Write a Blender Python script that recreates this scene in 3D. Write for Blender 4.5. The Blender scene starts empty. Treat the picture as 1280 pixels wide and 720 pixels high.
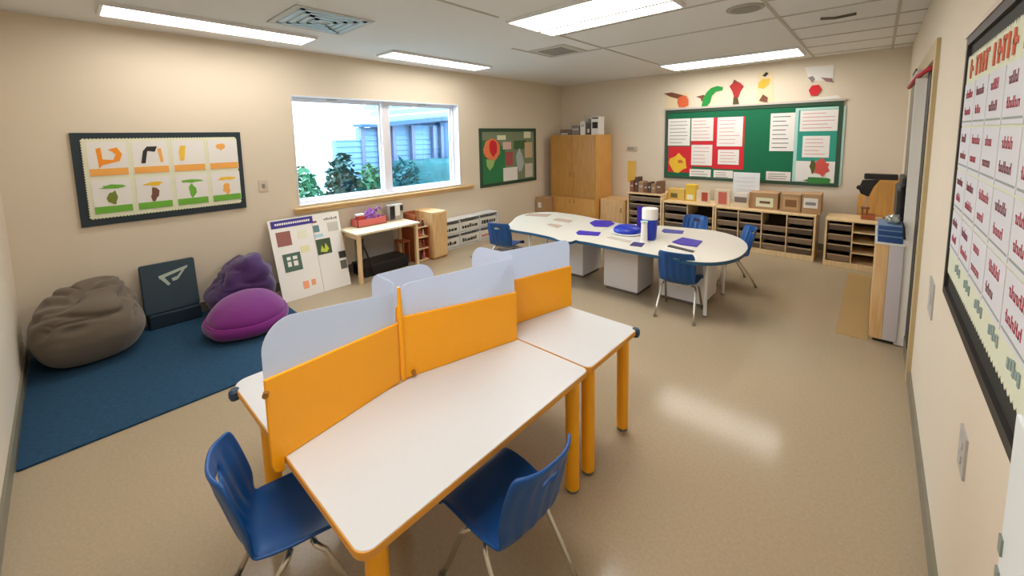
import bpy, bmesh, math, random
from mathutils import Vector, Matrix, noise
random.seed(4)
S = bpy.context.scene
COL = S.collection
PI = math.pi

# ------------------------------------------------------------------ room and camera measures
xL, yB, xR, yN, H = -4.943, 7.089, 0.252, -0.318, 2.70
FPX, CX, CY, CAMH = 507.763, 640.0, 224.5, 1.6955
YAW, PIT, ROL = 0.732456, 0.107156, -0.018259
fw = Vector((-math.sin(YAW)*math.cos(PIT), math.cos(YAW)*math.cos(PIT), -math.sin(PIT)))
rt = Vector((math.cos(YAW), math.sin(YAW), 0)); up = rt.cross(fw)
rt, up = math.cos(ROL)*rt + math.sin(ROL)*up, -math.sin(ROL)*rt + math.cos(ROL)*up

def at(px, py, ax, val):
    """place in the room seen at a photo position, on the plane where coordinate ax equals val"""
    d = fw + rt*((px-CX)/FPX) - up*((py-CY)/FPX)
    o = Vector((0, 0, CAMH)); t = (val - o[ax]) / d[ax]
    return o + d*t

cam = bpy.data.cameras.new('camera'); camo = bpy.data.objects.new('camera', cam); COL.objects.link(camo)
camo.matrix_world = Matrix((( rt.x, up.x, -fw.x, 0), (rt.y, up.y, -fw.y, 0), (rt.z, up.z, -fw.z, CAMH), (0, 0, 0, 1)))
cam.sensor_width = 36; cam.lens = FPX/1280*36; cam.shift_y = -(360-CY)/1280; cam.clip_start = .02
S.camera = camo

# ------------------------------------------------------------------ materials
def srgb(r, g, b):
    f = lambda c: (c/255/12.92) if c/255 <= .04045 else ((c/255+.055)/1.055)**2.4
    return (f(r), f(g), f(b), 1)
MATS = {}
def mat(name, col, rough=.6, metal=0, spec=.5, var=0, vscale=6, bump=0, bscale=60, emit=None, estr=0, sheen=0, coat=0):
    if name in MATS: return MATS[name]
    m = bpy.data.materials.new(name); m.use_nodes = True
    nt = m.node_tree; b = nt.nodes['Principled BSDF']
    c = srgb(*col)
    b.inputs['Base Color'].default_value = c
    b.inputs['Roughness'].default_value = rough; b.inputs['Metallic'].default_value = metal
    b.inputs['Specular IOR Level'].default_value = spec
    if coat: b.inputs['Coat Weight'].default_value = coat; b.inputs['Coat Roughness'].default_value = .15
    if sheen: b.inputs['Sheen Weight'].default_value = sheen
    tc = nt.nodes.new('ShaderNodeTexCoord')
    if var:
        n = nt.nodes.new('ShaderNodeTexNoise'); n.inputs['Scale'].default_value = vscale; n.inputs['Detail'].default_value = 4
        nt.links.new(tc.outputs['Object'], n.inputs['Vector'])
        r = nt.nodes.new('ShaderNodeMix'); r.data_type = 'RGBA'
        r.inputs['A'].default_value = tuple(max(0, x*(1-var)) for x in c[:3])+(1,)
        r.inputs['B'].default_value = tuple(min(1, x*(1+var)) for x in c[:3])+(1,)
        nt.links.new(n.outputs['Fac'], r.inputs['Factor']); nt.links.new(r.outputs['Result'], b.inputs['Base Color'])
    if bump:
        n2 = nt.nodes.new('ShaderNodeTexNoise'); n2.inputs['Scale'].default_value = bscale
        nt.links.new(tc.outputs['Object'], n2.inputs['Vector'])
        bp = nt.nodes.new('ShaderNodeBump'); bp.inputs['Strength'].default_value = bump; bp.inputs['Distance'].default_value = .01
        nt.links.new(n2.outputs['Fac'], bp.inputs['Height']); nt.links.new(bp.outputs['Normal'], b.inputs['Normal'])
    if emit:
        b.inputs['Emission Color'].default_value = srgb(*emit); b.inputs['Emission Strength'].default_value = estr
    MATS[name] = m
    return m
def woodmat(name, c1, c2, scale=3, rough=.45, axis=2):
    m = bpy.data.materials.new(name); m.use_nodes = True; nt = m.node_tree; b = nt.nodes['Principled BSDF']
    tc = nt.nodes.new('ShaderNodeTexCoord'); mp = nt.nodes.new('ShaderNodeMapping')
    sc = [14, 14, 14]; sc[axis] = 1.2; mp.inputs['Scale'].default_value = sc
    n = nt.nodes.new('ShaderNodeTexNoise'); n.inputs['Scale'].default_value = scale; n.inputs['Detail'].default_value = 5
    r = nt.nodes.new('ShaderNodeValToRGB'); r.color_ramp.elements[0].position = .35; r.color_ramp.elements[1].position = .7
    r.color_ramp.elements[0].color = srgb(*c1); r.color_ramp.elements[1].color = srgb(*c2)
    nt.links.new(tc.outputs['Object'], mp.inputs['Vector']); nt.links.new(mp.outputs['Vector'], n.inputs['Vector'])
    nt.links.new(n.outputs['Fac'], r.inputs['Fac']); nt.links.new(r.outputs['Color'], b.inputs['Base Color'])
    b.inputs['Roughness'].default_value = rough
    MATS[name] = m; return m

M_wall = mat('wall_paint', (221, 207, 185), .75, var=.03, vscale=1.5, bump=.05, bscale=120)
M_ceil = mat('ceiling_tile', (226, 227, 226), .9, var=.02, vscale=40, bump=.15, bscale=200)
M_base = mat('baseboard_vinyl', (128, 122, 104), .5)
M_orange = mat('orange_plastic', (255, 172, 1), .45)
M_orleg = mat('orange_table_leg', (248, 172, 16), .4)
M_edge = mat('orange_edge_band', (222, 156, 60), .5)
M_lam = mat('white_laminate', (210, 212, 214), .38, var=.02, vscale=30)
M_lam2 = mat('cream_laminate', (218, 213, 200), .35, var=.02, vscale=30)
M_blue = mat('blue_chair_plastic', (0, 74, 142), .38, var=.05, vscale=10)
M_chrome = mat('chrome', (205, 200, 190), .25, metal=.9)
M_glide = mat('grey_glide', (120, 112, 100), .6)
M_bluedge = mat('blue_edge_band', (30, 84, 122), .45)
M_black = mat('black_plastic', (24, 24, 26), .4)
M_dark = mat('dark_frame', (44, 42, 40), .5)
M_white = mat('white_paint', (226, 226, 226), .45)
M_paper = mat('white_paper', (232, 228, 222), .8)
M_ink = mat('grey_print', (140, 134, 132), .8)
M_blackink = mat('black_print', (50, 48, 48), .8)
M_redink = mat('red_print', (186, 84, 98), .8)
M_green = mat('green_board_cloth', (6, 104, 68), .85, var=.05, vscale=8)
M_gframe = mat('dark_green_frame', (44, 74, 54), .5)
M_red = mat('red_paper', (206, 32, 44), .75)
M_teal = mat('teal_paper', (44, 150, 130), .75)
M_paleteal = mat('pale_teal_border', (176, 214, 206), .75)
M_cream = mat('cream_paper', (226, 226, 196), .8)
M_yel = mat('yellow_paper', (236, 190, 50), .75)
M_peach = mat('orange_paper', (240, 172, 84), .8)
M_lgreen = mat('green_paper', (112, 176, 60), .8)
M_purple = mat('purple_fabric', (112, 14, 112), .85, sheen=.3, var=.08, vscale=5, bump=.1, bscale=150)
M_dpurple = mat('dark_purple_fabric', (58, 20, 84), .85, sheen=.3, var=.12, vscale=5)
M_grey = mat('grey_brown_fabric', (104, 92, 78), .9, sheen=.2, var=.08, vscale=4, bump=.15, bscale=120)
M_navy = mat('dark_teal_vinyl', (38, 60, 72), .5, var=.1, vscale=5)
M_navy2 = mat('darker_teal_vinyl', (18, 40, 56), .6)
M_purp = mat('violet_sheet', (58, 36, 166), .6)
M_roy = mat('royal_blue_plastic', (22, 50, 170), .4)
M_pink = mat('pink_box', (214, 108, 100), .7)
M_lilac = mat('lilac_plastic', (170, 110, 200), .6)
M_brownbox = mat('brown_cardboard', (176, 140, 102), .8, var=.06, vscale=8)
M_tray = mat('brown_grey_tray', (136, 112, 88), .5, var=.2, vscale=9)
M_trayd = mat('dark_tray', (92, 74, 58), .5, var=.2, vscale=9)
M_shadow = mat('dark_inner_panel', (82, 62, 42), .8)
M_ped = mat('white_pedestal', (232, 228, 230), .5)
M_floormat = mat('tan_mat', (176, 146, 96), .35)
M_patch_g = mat('grey_floor_patch', (92, 84, 78), .8)
W_birch = woodmat('birch_wood', (214, 172, 116), (232, 196, 144))
W_maple = woodmat('maple_wood', (222, 190, 140), (236, 208, 164))
W_cab = woodmat('cupboard_wood', (178, 126, 58), (196, 146, 74))
W_cab2 = woodmat('cupboard_side_wood', (206, 150, 76), (220, 168, 92))
W_sill = woodmat('sill_wood', (206, 168, 112), (222, 188, 134), axis=1)
W_pale = woodmat('pale_tabletop', (222, 204, 168), (236, 220, 188), axis=1)
M_brown = mat('red_brown_wood', (160, 84, 44), .6)
M_frame = mat('window_frame_white', (228, 226, 232), .45)
M_sign = mat('small_grey_plate', (186, 182, 176), .5)
M_steel = mat('brushed_steel', (170, 168, 164), .35, metal=.8)

def floormat():
    m = bpy.data.materials.new('floor_vinyl'); m.use_nodes = True; nt = m.node_tree; b = nt.nodes['Principled BSDF']
    tc = nt.nodes.new('ShaderNodeTexCoord')
    n = nt.nodes.new('ShaderNodeTexNoise'); n.inputs['Scale'].default_value = 70; n.inputs['Detail'].default_value = 6; n.inputs['Roughness'].default_value = .7
    n2 = nt.nodes.new('ShaderNodeTexNoise'); n2.inputs['Scale'].default_value = 1.1; n2.inputs['Detail'].default_value = 3
    r = nt.nodes.new('ShaderNodeValToRGB'); r.color_ramp.elements[0].color = srgb(166, 148, 122); r.color_ramp.elements[1].color = srgb(180, 162, 136)
    r.color_ramp.elements[0].position = .3; r.color_ramp.elements[1].position = .7
    mx = nt.nodes.new('ShaderNodeMix'); mx.data_type = 'RGBA'; mx.blend_type = 'MULTIPLY'; mx.inputs['Factor'].default_value = .35
    r2 = nt.nodes.new('ShaderNodeValToRGB'); r2.color_ramp.elements[0].color = (.82, .78, .72, 1); r2.color_ramp.elements[1].color = (1, 1, 1, 1)
    nt.links.new(tc.outputs['Object'], n.inputs['Vector']); nt.links.new(tc.outputs['Object'], n2.inputs['Vector'])
    nt.links.new(n.outputs['Fac'], r.inputs['Fac']); nt.links.new(n2.outputs['Fac'], r2.inputs['Fac'])
    nt.links.new(r.outputs['Color'], mx.inputs['A']); nt.links.new(r2.outputs['Color'], mx.inputs['B'])
    nt.links.new(mx.outputs['Result'], b.inputs['Base Color'])
    b.inputs['Roughness'].default_value = .13; b.inputs['Specular IOR Level'].default_value = .13
    bp = nt.nodes.new('ShaderNodeBump'); bp.inputs['Strength'].default_value = .03; bp.inputs['Distance'].default_value = .002
    nt.links.new(n.outputs['Fac'], bp.inputs['Height']); nt.links.new(bp.outputs['Normal'], b.inputs['Normal'])
    return m
def rugmat():
    m = bpy.data.materials.new('blue_rug_pile'); m.use_nodes = True; nt = m.node_tree; b = nt.nodes['Principled BSDF']
    tc = nt.nodes.new('ShaderNodeTexCoord'); mp = nt.nodes.new('ShaderNodeMapping'); mp.inputs['Scale'].default_value = (30, 5, 1)
    n = nt.nodes.new('ShaderNodeTexNoise'); n.inputs['Scale'].default_value = 6; n.inputs['Detail'].default_value = 6
    r = nt.nodes.new('ShaderNodeValToRGB'); r.color_ramp.elements[0].color = srgb(10, 46, 76); r.color_ramp.elements[1].color = srgb(30, 82, 112)
    r.color_ramp.elements[0].position = .3; r.color_ramp.elements[1].position = .75
    nt.links.new(tc.outputs['Object'], mp.inputs['Vector']); nt.links.new(mp.outputs['Vector'], n.inputs['Vector'])
    nt.links.new(n.outputs['Fac'], r.inputs['Fac']); nt.links.new(r.outputs['Color'], b.inputs['Base Color'])
    b.inputs['Roughness'].default_value = .95
    bp = nt.nodes.new('ShaderNodeBump'); bp.inputs['Strength'].default_value = .6; bp.inputs['Distance'].default_value = .01
    nt.links.new(n.outputs['Fac'], bp.inputs['Height']); nt.links.new(bp.outputs['Normal'], b.inputs['Normal'])
    return m
def frosted():
    m = bpy.data.materials.new('frosted_sheet'); m.use_nodes = True; nt = m.node_tree; b = nt.nodes['Principled BSDF']
    b.inputs['Base Color'].default_value = srgb(226, 238, 255); b.inputs['Roughness'].default_value = .4
    tr = nt.nodes.new('ShaderNodeBsdfTranslucent'); tr.inputs['Color'].default_value = srgb(226, 234, 250)
    tp = nt.nodes.new('ShaderNodeBsdfTransparent'); tp.inputs['Color'].default_value = (.97, .98, 1, 1)
    a = nt.nodes.new('ShaderNodeMixShader'); a.inputs[0].default_value = .45
    c = nt.nodes.new('ShaderNodeMixShader'); c.inputs[0].default_value = .16
    nt.links.new(b.outputs[0], a.inputs[1]); nt.links.new(tr.outputs[0], a.inputs[2])
    nt.links.new(a.outputs[0], c.inputs[1]); nt.links.new(tp.outputs[0], c.inputs[2])
    nt.links.new(c.outputs[0], nt.nodes['Material Output'].inputs[0]); return m
def glassmat():
    m = bpy.data.materials.new('window_glass'); m.use_nodes = True; nt = m.node_tree
    tp = nt.nodes.new('ShaderNodeBsdfTransparent'); tp.inputs['Color'].default_value = (.86, .95, 1, 1)
    g = nt.nodes.new('ShaderNodeBsdfGlossy'); g.inputs['Roughness'].default_value = .02
    a = nt.nodes.new('ShaderNodeMixShader'); a.inputs[0].default_value = .05
    nt.links.new(tp.outputs[0], a.inputs[1]); nt.links.new(g.outputs[0], a.inputs[2])
    nt.links.new(a.outputs[0], nt.nodes['Material Output'].inputs[0]); return m
M_floor, M_rug, M_frost, M_glass = floormat(), rugmat(), frosted(), glassmat()
M_light = mat('light_diffuser', (255, 252, 244), .5, emit=(254, 250, 244), estr=15)
M_light2 = mat('dim_light_diffuser', (255, 252, 244), .5, emit=(254, 250, 244), estr=9)
M_light3 = mat('added_light_diffuser', (255, 252, 244), .5, emit=(254, 250, 246), estr=11.5)

# ------------------------------------------------------------------ mesh helpers
def B(): return bmesh.new()
def box(bm, x0, x1, y0, y1, z0, z1, M=None):
    vs = [bm.verts.new((x, y, z)) for x in (x0, x1) for y in (y0, y1) for z in (z0, z1)]
    for f in ((0,1,3,2),(4,6,7,5),(0,4,5,1),(2,3,7,6),(0,2,6,4),(1,5,7,3)): bm.faces.new([vs[i] for i in f])
    if M is not None:
        for v in vs: v.co = M @ v.co
    return bm
def prism(bm, pts, z0, z1, M=None):
    """pts: outline in xy, extruded along z"""
    n = len(pts)
    lo = [bm.verts.new((p[0], p[1], z0)) for p in pts]; hi = [bm.verts.new((p[0], p[1], z1)) for p in pts]
    bm.faces.new(lo[::-1]); bm.faces.new(hi)
    for i in range(n): bm.faces.new((lo[i], lo[(i+1)%n], hi[(i+1)%n], hi[i]))
    if M is not None:
        for v in lo+hi: v.co = M @ v.co
    return bm
def tube(bm, path, r, n=12, cap=True):
    path = [Vector(p) for p in path]; rings = []
    for i, p in enumerate(path):
        d = (path[min(i+1, len(path)-1)] - path[max(i-1, 0)]).normalized()
        a = d.orthogonal().normalized() if i == 0 else (rings_a - d*rings_a.dot(d)).normalized()
        rings_a = a; b = d.cross(a)
        rr = r[i] if isinstance(r, (list, tuple)) else r
        rings.append([bm.verts.new(p + a*math.cos(2*PI*k/n)*rr + b*math.sin(2*PI*k/n)*rr) for k in range(n)])
    for i in range(len(rings)-1):
        for k in range(n): bm.faces.new((rings[i][k], rings[i][(k+1)%n], rings[i+1][(k+1)%n], rings[i+1][k]))
    if cap: bm.faces.new(rings[0][::-1]); bm.faces.new(rings[-1])
    return bm
def lathe(bm, prof, c=(0,0,0), n=24):
    rings = []
    for r, z in prof:
        rings.append([bm.verts.new((c[0]+math.cos(2*PI*k/n)*r, c[1]+math.sin(2*PI*k/n)*r, c[2]+z)) for k in range(n)])
    for i in range(len(rings)-1):
        for k in range(n): bm.faces.new((rings[i][k], rings[i][(k+1)%n], rings[i+1][(k+1)%n], rings[i+1][k]))
    bm.faces.new(rings[0][::-1]); bm.faces.new(rings[-1]); return bm
def rrect(x0, x1, y0, y1, r, n=6, rs=None):
    """rounded rectangle outline; rs = radii for (x1,y0),(x1,y1),(x0,y1),(x0,y0)"""
    rs = rs or (r, r, r, r); out = []
    for (cx, cy, a0), q in zip(((x1, y0, -90), (x1, y1, 0), (x0, y1, 90), (x0, y0, 180)), rs):
        sx = -1 if cx == x1 else 1; sy = -1 if cy == y1 else 1
        if q <= 0: out.append((cx, cy)); continue
        for k in range(n+1):
            a = math.radians(a0 + 90*k/n); out.append((cx+sx*q+math.cos(a)*q, cy+sy*q+math.sin(a)*q))
    return out
def smooth_closed(pts, sub=4):
    n = len(pts); out = []
    for i in range(n):
        p0, p1, p2, p3 = [Vector(pts[(i+k-1) % n]) for k in range(4)]
        for s in range(sub):
            t = s/sub
            out.append(tuple(.5*((2*p1)+(-p0+p2)*t+(2*p0-5*p1+4*p2-p3)*t*t+(-p0+3*p1-3*p2+p3)*t**3)))
    return out
ROOTM = {}
def obj(name, bm, m, parent=None, world=False, bevel=0, smooth=False, seg=2, label=None):
    """link a bmesh as ONE object; world=True: its vertices are in room coordinates"""
    if world and parent is not None:
        bm.transform(ROOTM[parent.name].inverted())
    bmesh.ops.recalc_face_normals(bm, faces=bm.faces)
    me = bpy.data.meshes.new(name); bm.to_mesh(me); bm.free()
    o = bpy.data.objects.new(name, me); COL.objects.link(o); me.materials.append(m)
    if smooth:
        for p in me.polygons: p.use_smooth = True
    if parent is not None: o.parent = parent
    if bevel:
        b = o.modifiers.new('bevel', 'BEVEL'); b.width = bevel; b.segments = seg; b.limit_method = 'ANGLE'; b.angle_limit = .7
    if label: o['label'] = label
    return o
def thing(name, label, cat, loc=(0,0,0), rz=0, group=None):
    o = bpy.data.objects.new(name, None); COL.objects.link(o); o.empty_display_size = .1
    o.location = loc; o.rotation_euler = (0, 0, rz); o['label'] = label; o['category'] = cat
    if group: o['group'] = group
    ROOTM[o.name] = Matrix.Translation(Vector(loc)) @ Matrix.Rotation(rz, 4, 'Z')
    return o
def tag(o, label, cat, group=None):
    o['label'] = label; o['category'] = cat
    if group: o['group'] = group
    return o
def single(name, bm, m, label, cat, base, group=None, **k):
    """a thing that is one mesh, its origin moved to its base"""
    bm.transform(Matrix.Translation(-Vector(base)))
    o = obj(name, bm, m, **k); o.location = base
    return tag(o, label, cat, group)
def struct(name, bm, m, parent=None, **k):
    o = obj(name, bm, m, parent, **k); o['kind'] = 'structure'; return o
def copy_tree(o, parent=None):
    c = o.copy(); COL.objects.link(c)
    if parent is not None: c.parent = parent
    for ch in [x for x in COL.objects if x.parent == o]: copy_tree(ch, c)
    return c

# wall frames: a = run along the wall, z = up, d = distance off the wall into the room
def wpt(w, a, z, d):
    return {'L': (xL+d, a, z), 'B': (a, yB-d, z), 'R': (xR-d, a, z), 'F': (a, yN+d, z)}[w]
def wpoly(bm, w, pts, d0, d1):
    lo = [bm.verts.new(wpt(w, a, z, d0)) for a, z in pts]; hi = [bm.verts.new(wpt(w, a, z, d1)) for a, z in pts]
    bm.faces.new(lo[::-1]); bm.faces.new(hi); n = len(pts)
    for i in range(n): bm.faces.new((lo[i], lo[(i+1)%n], hi[(i+1)%n], hi[i]))
    return bm
def wrect(bm, w, a0, a1, z0, z1, d0, d1): return wpoly(bm, w, [(a0,z0),(a1,z0),(a1,z1),(a0,z1)], d0, d1)
def wall_at(w, px, py):
    if w == 'B': p = at(px, py, 1, yB); return p.x, p.z
    p = at(px, py, 0, xL if w == 'L' else xR); return p.y, p.z
def lines(bm, w, a0, a1, z0, z1, d, n, hgt=.008, ragged=True):
    for k in range(n):
        z = z1 + (z0-z1)*(k+.5)/n
        e = a1 - (a1-a0)*random.uniform(0, .35)*ragged
        wrect(bm, w, a0, e, z-hgt/2, z+hgt/2, d, d+.0008)
    return bm

# ------------------------------------------------------------------ the room shell
struct('floor', box(B(), xL-.1, xR+.1, yN-.1, yB+.1, -.1, 0), M_floor)
struct('ceiling', box(B(), xL-.1, xR+.1, yN-.1, yB+.1, H, H+.1), M_ceil)
WY0, WY1, WZ0, WZ1 = 1.80, 4.26, .93, 2.20      # window opening
bm = B(); T = .22
box(bm, xL-T, xL, yN-.1, WY0, 0, H); box(bm, xL-T, xL, WY1, yB+.1, 0, H)
box(bm, xL-T, xL, WY0, WY1, 0, WZ0); box(bm, xL-T, xL, WY0, WY1, WZ1, H)
struct('wall_left', bm, M_wall)
struct('wall_back', box(B(), xL, xR, yB, yB+.12, 0, H), M_wall)
struct('wall_right', box(B(), xR, xR+.12, yN-.1, yB+.12, 0, H), M_wall)
struct('wall_front', box(B(), xL, xR, yN-.12, yN, 0, H), M_wall)
struct('baseboard_left', box(B(), xL, xL+.012, yN, yB, 0, .1), M_base)
struct('baseboard_back', box(B(), xL, xR, yB-.012, yB, 0, .1), M_base)
struct('baseboard_right', box(B(), xR-.012, xR, yN, yB, 0, .1), M_base)
struct('baseboard_front', box(B(), xL, xR, yN, yN+.012, 0, .1), M_base)

# window: frame, mullion, two panes, sill
win = bpy.data.objects.new('window_1', None); COL.objects.link(win); win['kind'] = 'structure'; win.location = (xL-.06, (WY0+WY1)/2, WZ0)
ROOTM['window_1'] = Matrix.Translation(win.location)
bm = B(); fx0, fx1 = xL-.19, xL-.11
box(bm, fx0, fx1, WY0, WY0+.04, WZ0, WZ1); box(bm, fx0, fx1, WY1-.05, WY1, WZ0, WZ1)
box(bm, fx0, fx1, WY0+.04, WY1-.05, WZ0, WZ0+.045); box(bm, fx0, fx1, WY0+.04, WY1-.05, WZ1-.04, WZ1)
obj('window_frame', bm, M_frame, win, world=True)
obj('mullion', box(B(), fx0-.005, fx1+.02, 2.975, 3.095, WZ0+.002, WZ1-.002), M_frame, win, world=True, bevel=.006)
for a, b in ((WY0+.04, 2.975), (3.095, WY1-.05)):
    bm = B(); zb, zt_ = WZ0+.045, WZ1-.04
    box(bm, xL-.17, xL-.135, a, a+.02, zb, zt_); box(bm, xL-.17, xL-.135, b-.02, b, zb, zt_)
    box(bm, xL-.17, xL-.135, a+.02, b-.02, zb, zb+.02); box(bm, xL-.17, xL-.135, a+.02, b-.02, zt_-.02, zt_)
    obj('sash', bm, M_frame, win, world=True)
    obj('pane', box(B(), xL-.156, xL-.152, a+.02, b-.02, zb+.02, zt_-.02), M_glass, win, world=True)
bm = B(); box(bm, xL-.108, xL+.006, WY0+.001, WY0+.012, WZ0+.001, WZ1-.001); box(bm, xL-.108, xL+.006, WY1-.012, WY1-.001, WZ0+.001, WZ1-.001)
box(bm, xL-.108, xL+.010, WY0+.013, WY1-.013, WZ1-.014, WZ1-.001); box(bm, xL-.108, xL+.010, WY0+.013, WY1-.013, WZ0+.001, WZ0+.012)
struct('trim_1', bm, M_frame)
bm = B(); box(bm, xL-.01, xL+.06, WY0-.06, WY1+.26, WZ0-.045, WZ0-.02); box(bm, xL, xL+.03, WY0-.05, WY1+.24, WZ0-.085, WZ0-.045)
struct('trim_2', bm, W_sill, bevel=.004)
bm = B()
for y in (2.25, 3.6): box(bm, xL-.11, xL-.095, y, y+.12, WZ1-.03, WZ1-.015)
obj('latch', bm, M_sign, win, world=True)

# door with frame on the right wall
bm = B(); wrect(bm, 'R', 3.62, 3.74, 0, 2.13, 0, .02); wrect(bm, 'R', 5.3, 5.42, 0, 2.13, 0, .02); wrect(bm, 'R', 3.62, 5.42, 2.13, 2.24, 0, .02)
struct('trim_3', bm, mat('tan_door_frame', (188, 168, 126), .55))
bm = B(); wrect(bm, 'R', 4.0, 4.22, 0, 2.1, 0, .008)
struct('trim_4', bm, M_dark)
door = bpy.data.objects.new('door_1', None); COL.objects.link(door); door['kind'] = 'structure'; door.location = (xR-.03, 4.8, 0)
ROOTM['door_1'] = Matrix.Translation(door.location)
bm = B(); wrect(bm, 'R', 4.3, 5.28, .01, 2.05, .012, .05); obj('door_panel', bm, mat('grey_door', (122, 114, 98), .5), door, world=True)
bm = B(); wrect(bm, 'R', 4.25, 4.3, .01, 2.06, .008, .068); obj('door_edge', bm, mat('white_door_edge', (236, 234, 228), .4), door, world=True)

# ceiling grid
bm = B()
def gx(x, y0, y1): box(bm, x-.012, x+.012, y0, y1, H-.006, H)
def gy(y, x0, x1): box(bm, x0, x1, y-.012, y+.012, H-.006, H)
gx(.07, yN, yB); gx(-.72, yN, yB); gx(-2.46, 3.42, yB); gx(-2.46, yN, 2.6); gx(-4.1, yN, 0.2)
for y in (1.95, 2.55, 3.16, 3.77, 4.38, 5.0, 5.6, 6.2, 6.82): gy(y, -.72, xR)
gy(4.38, -3.2, -.72); gy(1.95, -2.46, -.72); gy(3.5, -2.46, -.72); gy(.74, -2.46, xR); gy(1.35, -.72, xR); gx(-3.2, 3.6, 4.38)
struct('trim_5', bm, mat('ceiling_grid_bar', (186, 182, 172), .6))

def troffer(label, x0, x1, y0, y1, split=None, ml=None):
    t = thing('ceiling_light', label, 'ceiling light', ((x0+x1)/2, (y0+y1)/2, H-.03), group=None)
    bm = B(); e = .02
    box(bm, x0-e, x1+e, y0-e, y0, H-.03, H-.001); box(bm, x0-e, x1+e, y1, y1+e, H-.03, H-.001)
    box(bm, x0-e, x0, y0, y1, H-.03, H-.001); box(bm, x1, x1+e, y0, y1, H-.03, H-.001)
    if split: box(bm, x0, x1, split[0], split[1], H-.028, H-.001)
    obj('housing', bm, M_white, t, world=True)
    parts = [(x0, x1, y0, y1)] if not split else [(x0, x1, y0, split[0]), (x0, x1, split[1], y1)]
    for p in parts: obj('diffuser', box(B(), *p, H-.024, H-.012), ml or M_light, t, world=True)
troffer('long lit ceiling light nearest the left corner, above the animal picture board', -4.50, -4.16, .31, 1.78, ml=M_light2)
troffer('long lit ceiling light above the window, second along the window wall', -4.52, -4.19, 2.67, 4.24, ml=M_light2)
troffer('large twin lit ceiling light in the middle of the ceiling', -2.45, -1.2, 2.72, 3.36, (3.13, 3.17))
troffer('lit ceiling light close to the back wall above the large green board', -2.44, -.78, 6.02, 6.62, (6.31, 6.33), ml=M_light2)

troffer('added ceiling light out of view above the near tables, to brighten them', -1.55, -.45, .1, .68, (.38, .40), ml=M_light3)  # unseen fixture, added to brighten the near tables and dividers

t = thing('ceiling_vent', 'square pale blue air vent beside the first ceiling light', 'vent', (-3.58, 1.6, H-.02))
obj('frame', box(B(), -3.92, -3.28, 1.28, 1.92, H-.012, H-.001), mat('vent_white', (196, 200, 200), .6), t, world=True)
M_vent = mat('vent_blue', (184, 216, 236), .5)
for k in range(4):
    s = .27-.06*k; bm = B(); x, y = -3.58, 1.6
    for q in ((x-s, x+s, y-s, y-s+.035), (x-s, x+s, y+s-.035, y+s), (x-s, x-s+.035, y-s, y+s), (x+s-.035, x+s, y-s, y+s)): box(bm, *q, H-.016-.002*k, H-.012)
    obj('louvre', bm, M_vent, t, world=True)
t = thing('ceiling_vent', 'grey square air return recessed in the ceiling near the tall cupboard', 'vent', (-2.9, 4.1, H-.02))
bm = B(); box(bm, -3.16, -2.66, 3.85, 4.35, H-.01, H-.001); obj('frame', bm, mat('vent_grey', (196, 194, 186), .7), t, world=True)
bm = B()
for k in range(6): box(bm, -3.08+.0*k, -2.74, 3.93+.06*k, 3.955+.06*k, H-.018, H-.01)
obj('slats', bm, mat('vent_slat', (150, 146, 138), .6), t, world=True)
t = thing('ceiling_speaker', 'round grey speaker set in the ceiling', 'speaker', (-.87, 3.86, H-.02))
obj('rim', lathe(B(), [(.13, -.012), (.14, -.008), (.14, 0)], (-.87, 3.86, H)), mat('speaker_rim', (168, 166, 156), .6), t, world=True)
obj('grille', lathe(B(), [(.09, -.018), (.11, -.012), (.11, -.01)], (-.87, 3.86, H)), mat('speaker_grille', (140, 138, 130), .6), t, world=True)
bm = B(); tube(bm, [(-.44, 4.63, H-.02), (-.34, 4.62, H-.035), (-.2, 4.66, H-.02)], .012)
single('ceiling_hook', bm, mat('dark_hook', (92, 86, 74), .5), 'dark curved hook bar on the ceiling right of the round speaker', 'hook', (-.33, 4.63, H))

# ------------------------------------------------------------------ outside the window
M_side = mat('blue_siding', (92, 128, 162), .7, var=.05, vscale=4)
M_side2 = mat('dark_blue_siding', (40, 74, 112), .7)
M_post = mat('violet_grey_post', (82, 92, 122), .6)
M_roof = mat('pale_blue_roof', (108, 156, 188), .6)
M_leaf = mat('green_foliage', (44, 98, 64), .8, var=.35, vscale=9)
M_leaf2 = mat('dark_green_foliage', (18, 52, 40), .8, var=.35, vscale=9)
M_hedge = mat('teal_hedge', (10, 78, 84), .8, var=.3, vscale=6)
bm = B(); box(bm, -30, xL-.2, -14, 26, -.4, -.3); struct('ground_outside', bm, mat('outside_paving', (100, 130, 132), .9, var=.1, vscale=2))
bx = -9.0
t = thing('neighbouring_building', 'blue building with lap siding outside the window', 'building', (bx, 7, -.3))
# x: face toward the room; clapboard courses are modelled in the wall surface
def siding(y0, y1, z0, z1, xf, step=.13):
    bm = B(); z = z0
    while z < z1-.01:
        zz = min(z+step, z1); pr = [(xf, z), (xf+.03, z), (xf+.006, zz), (xf-.2, zz), (xf-.2, z)]
        lo = [bm.verts.new((p[0], y0, p[1])) for p in pr]; hi = [bm.verts.new((p[0], y1, p[1])) for p in pr]
        bm.faces.new(lo); bm.faces.new(hi[::-1])
        for i in range(5): bm.faces.new((lo[i], lo[(i+1)%5], hi[(i+1)%5], hi[i]))
        z = zz
    return bm
obj('wall', siding(5.1, 9.6, -.3, 2.02, bx), M_side, t, world=True)
obj('low_wall', siding(4.1, 4.75, -.3, 1.68, bx+.1), M_side, t, world=True)
obj('side_wall', siding(4.7, 5.15, -.3, 1.95, bx+.05), M_side, t, world=True)
obj('dark_end_wall', box(B(), bx-.05, bx+.12, 7.0, 9.6, -.3, 2.1), M_side2, t, world=True)
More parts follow.
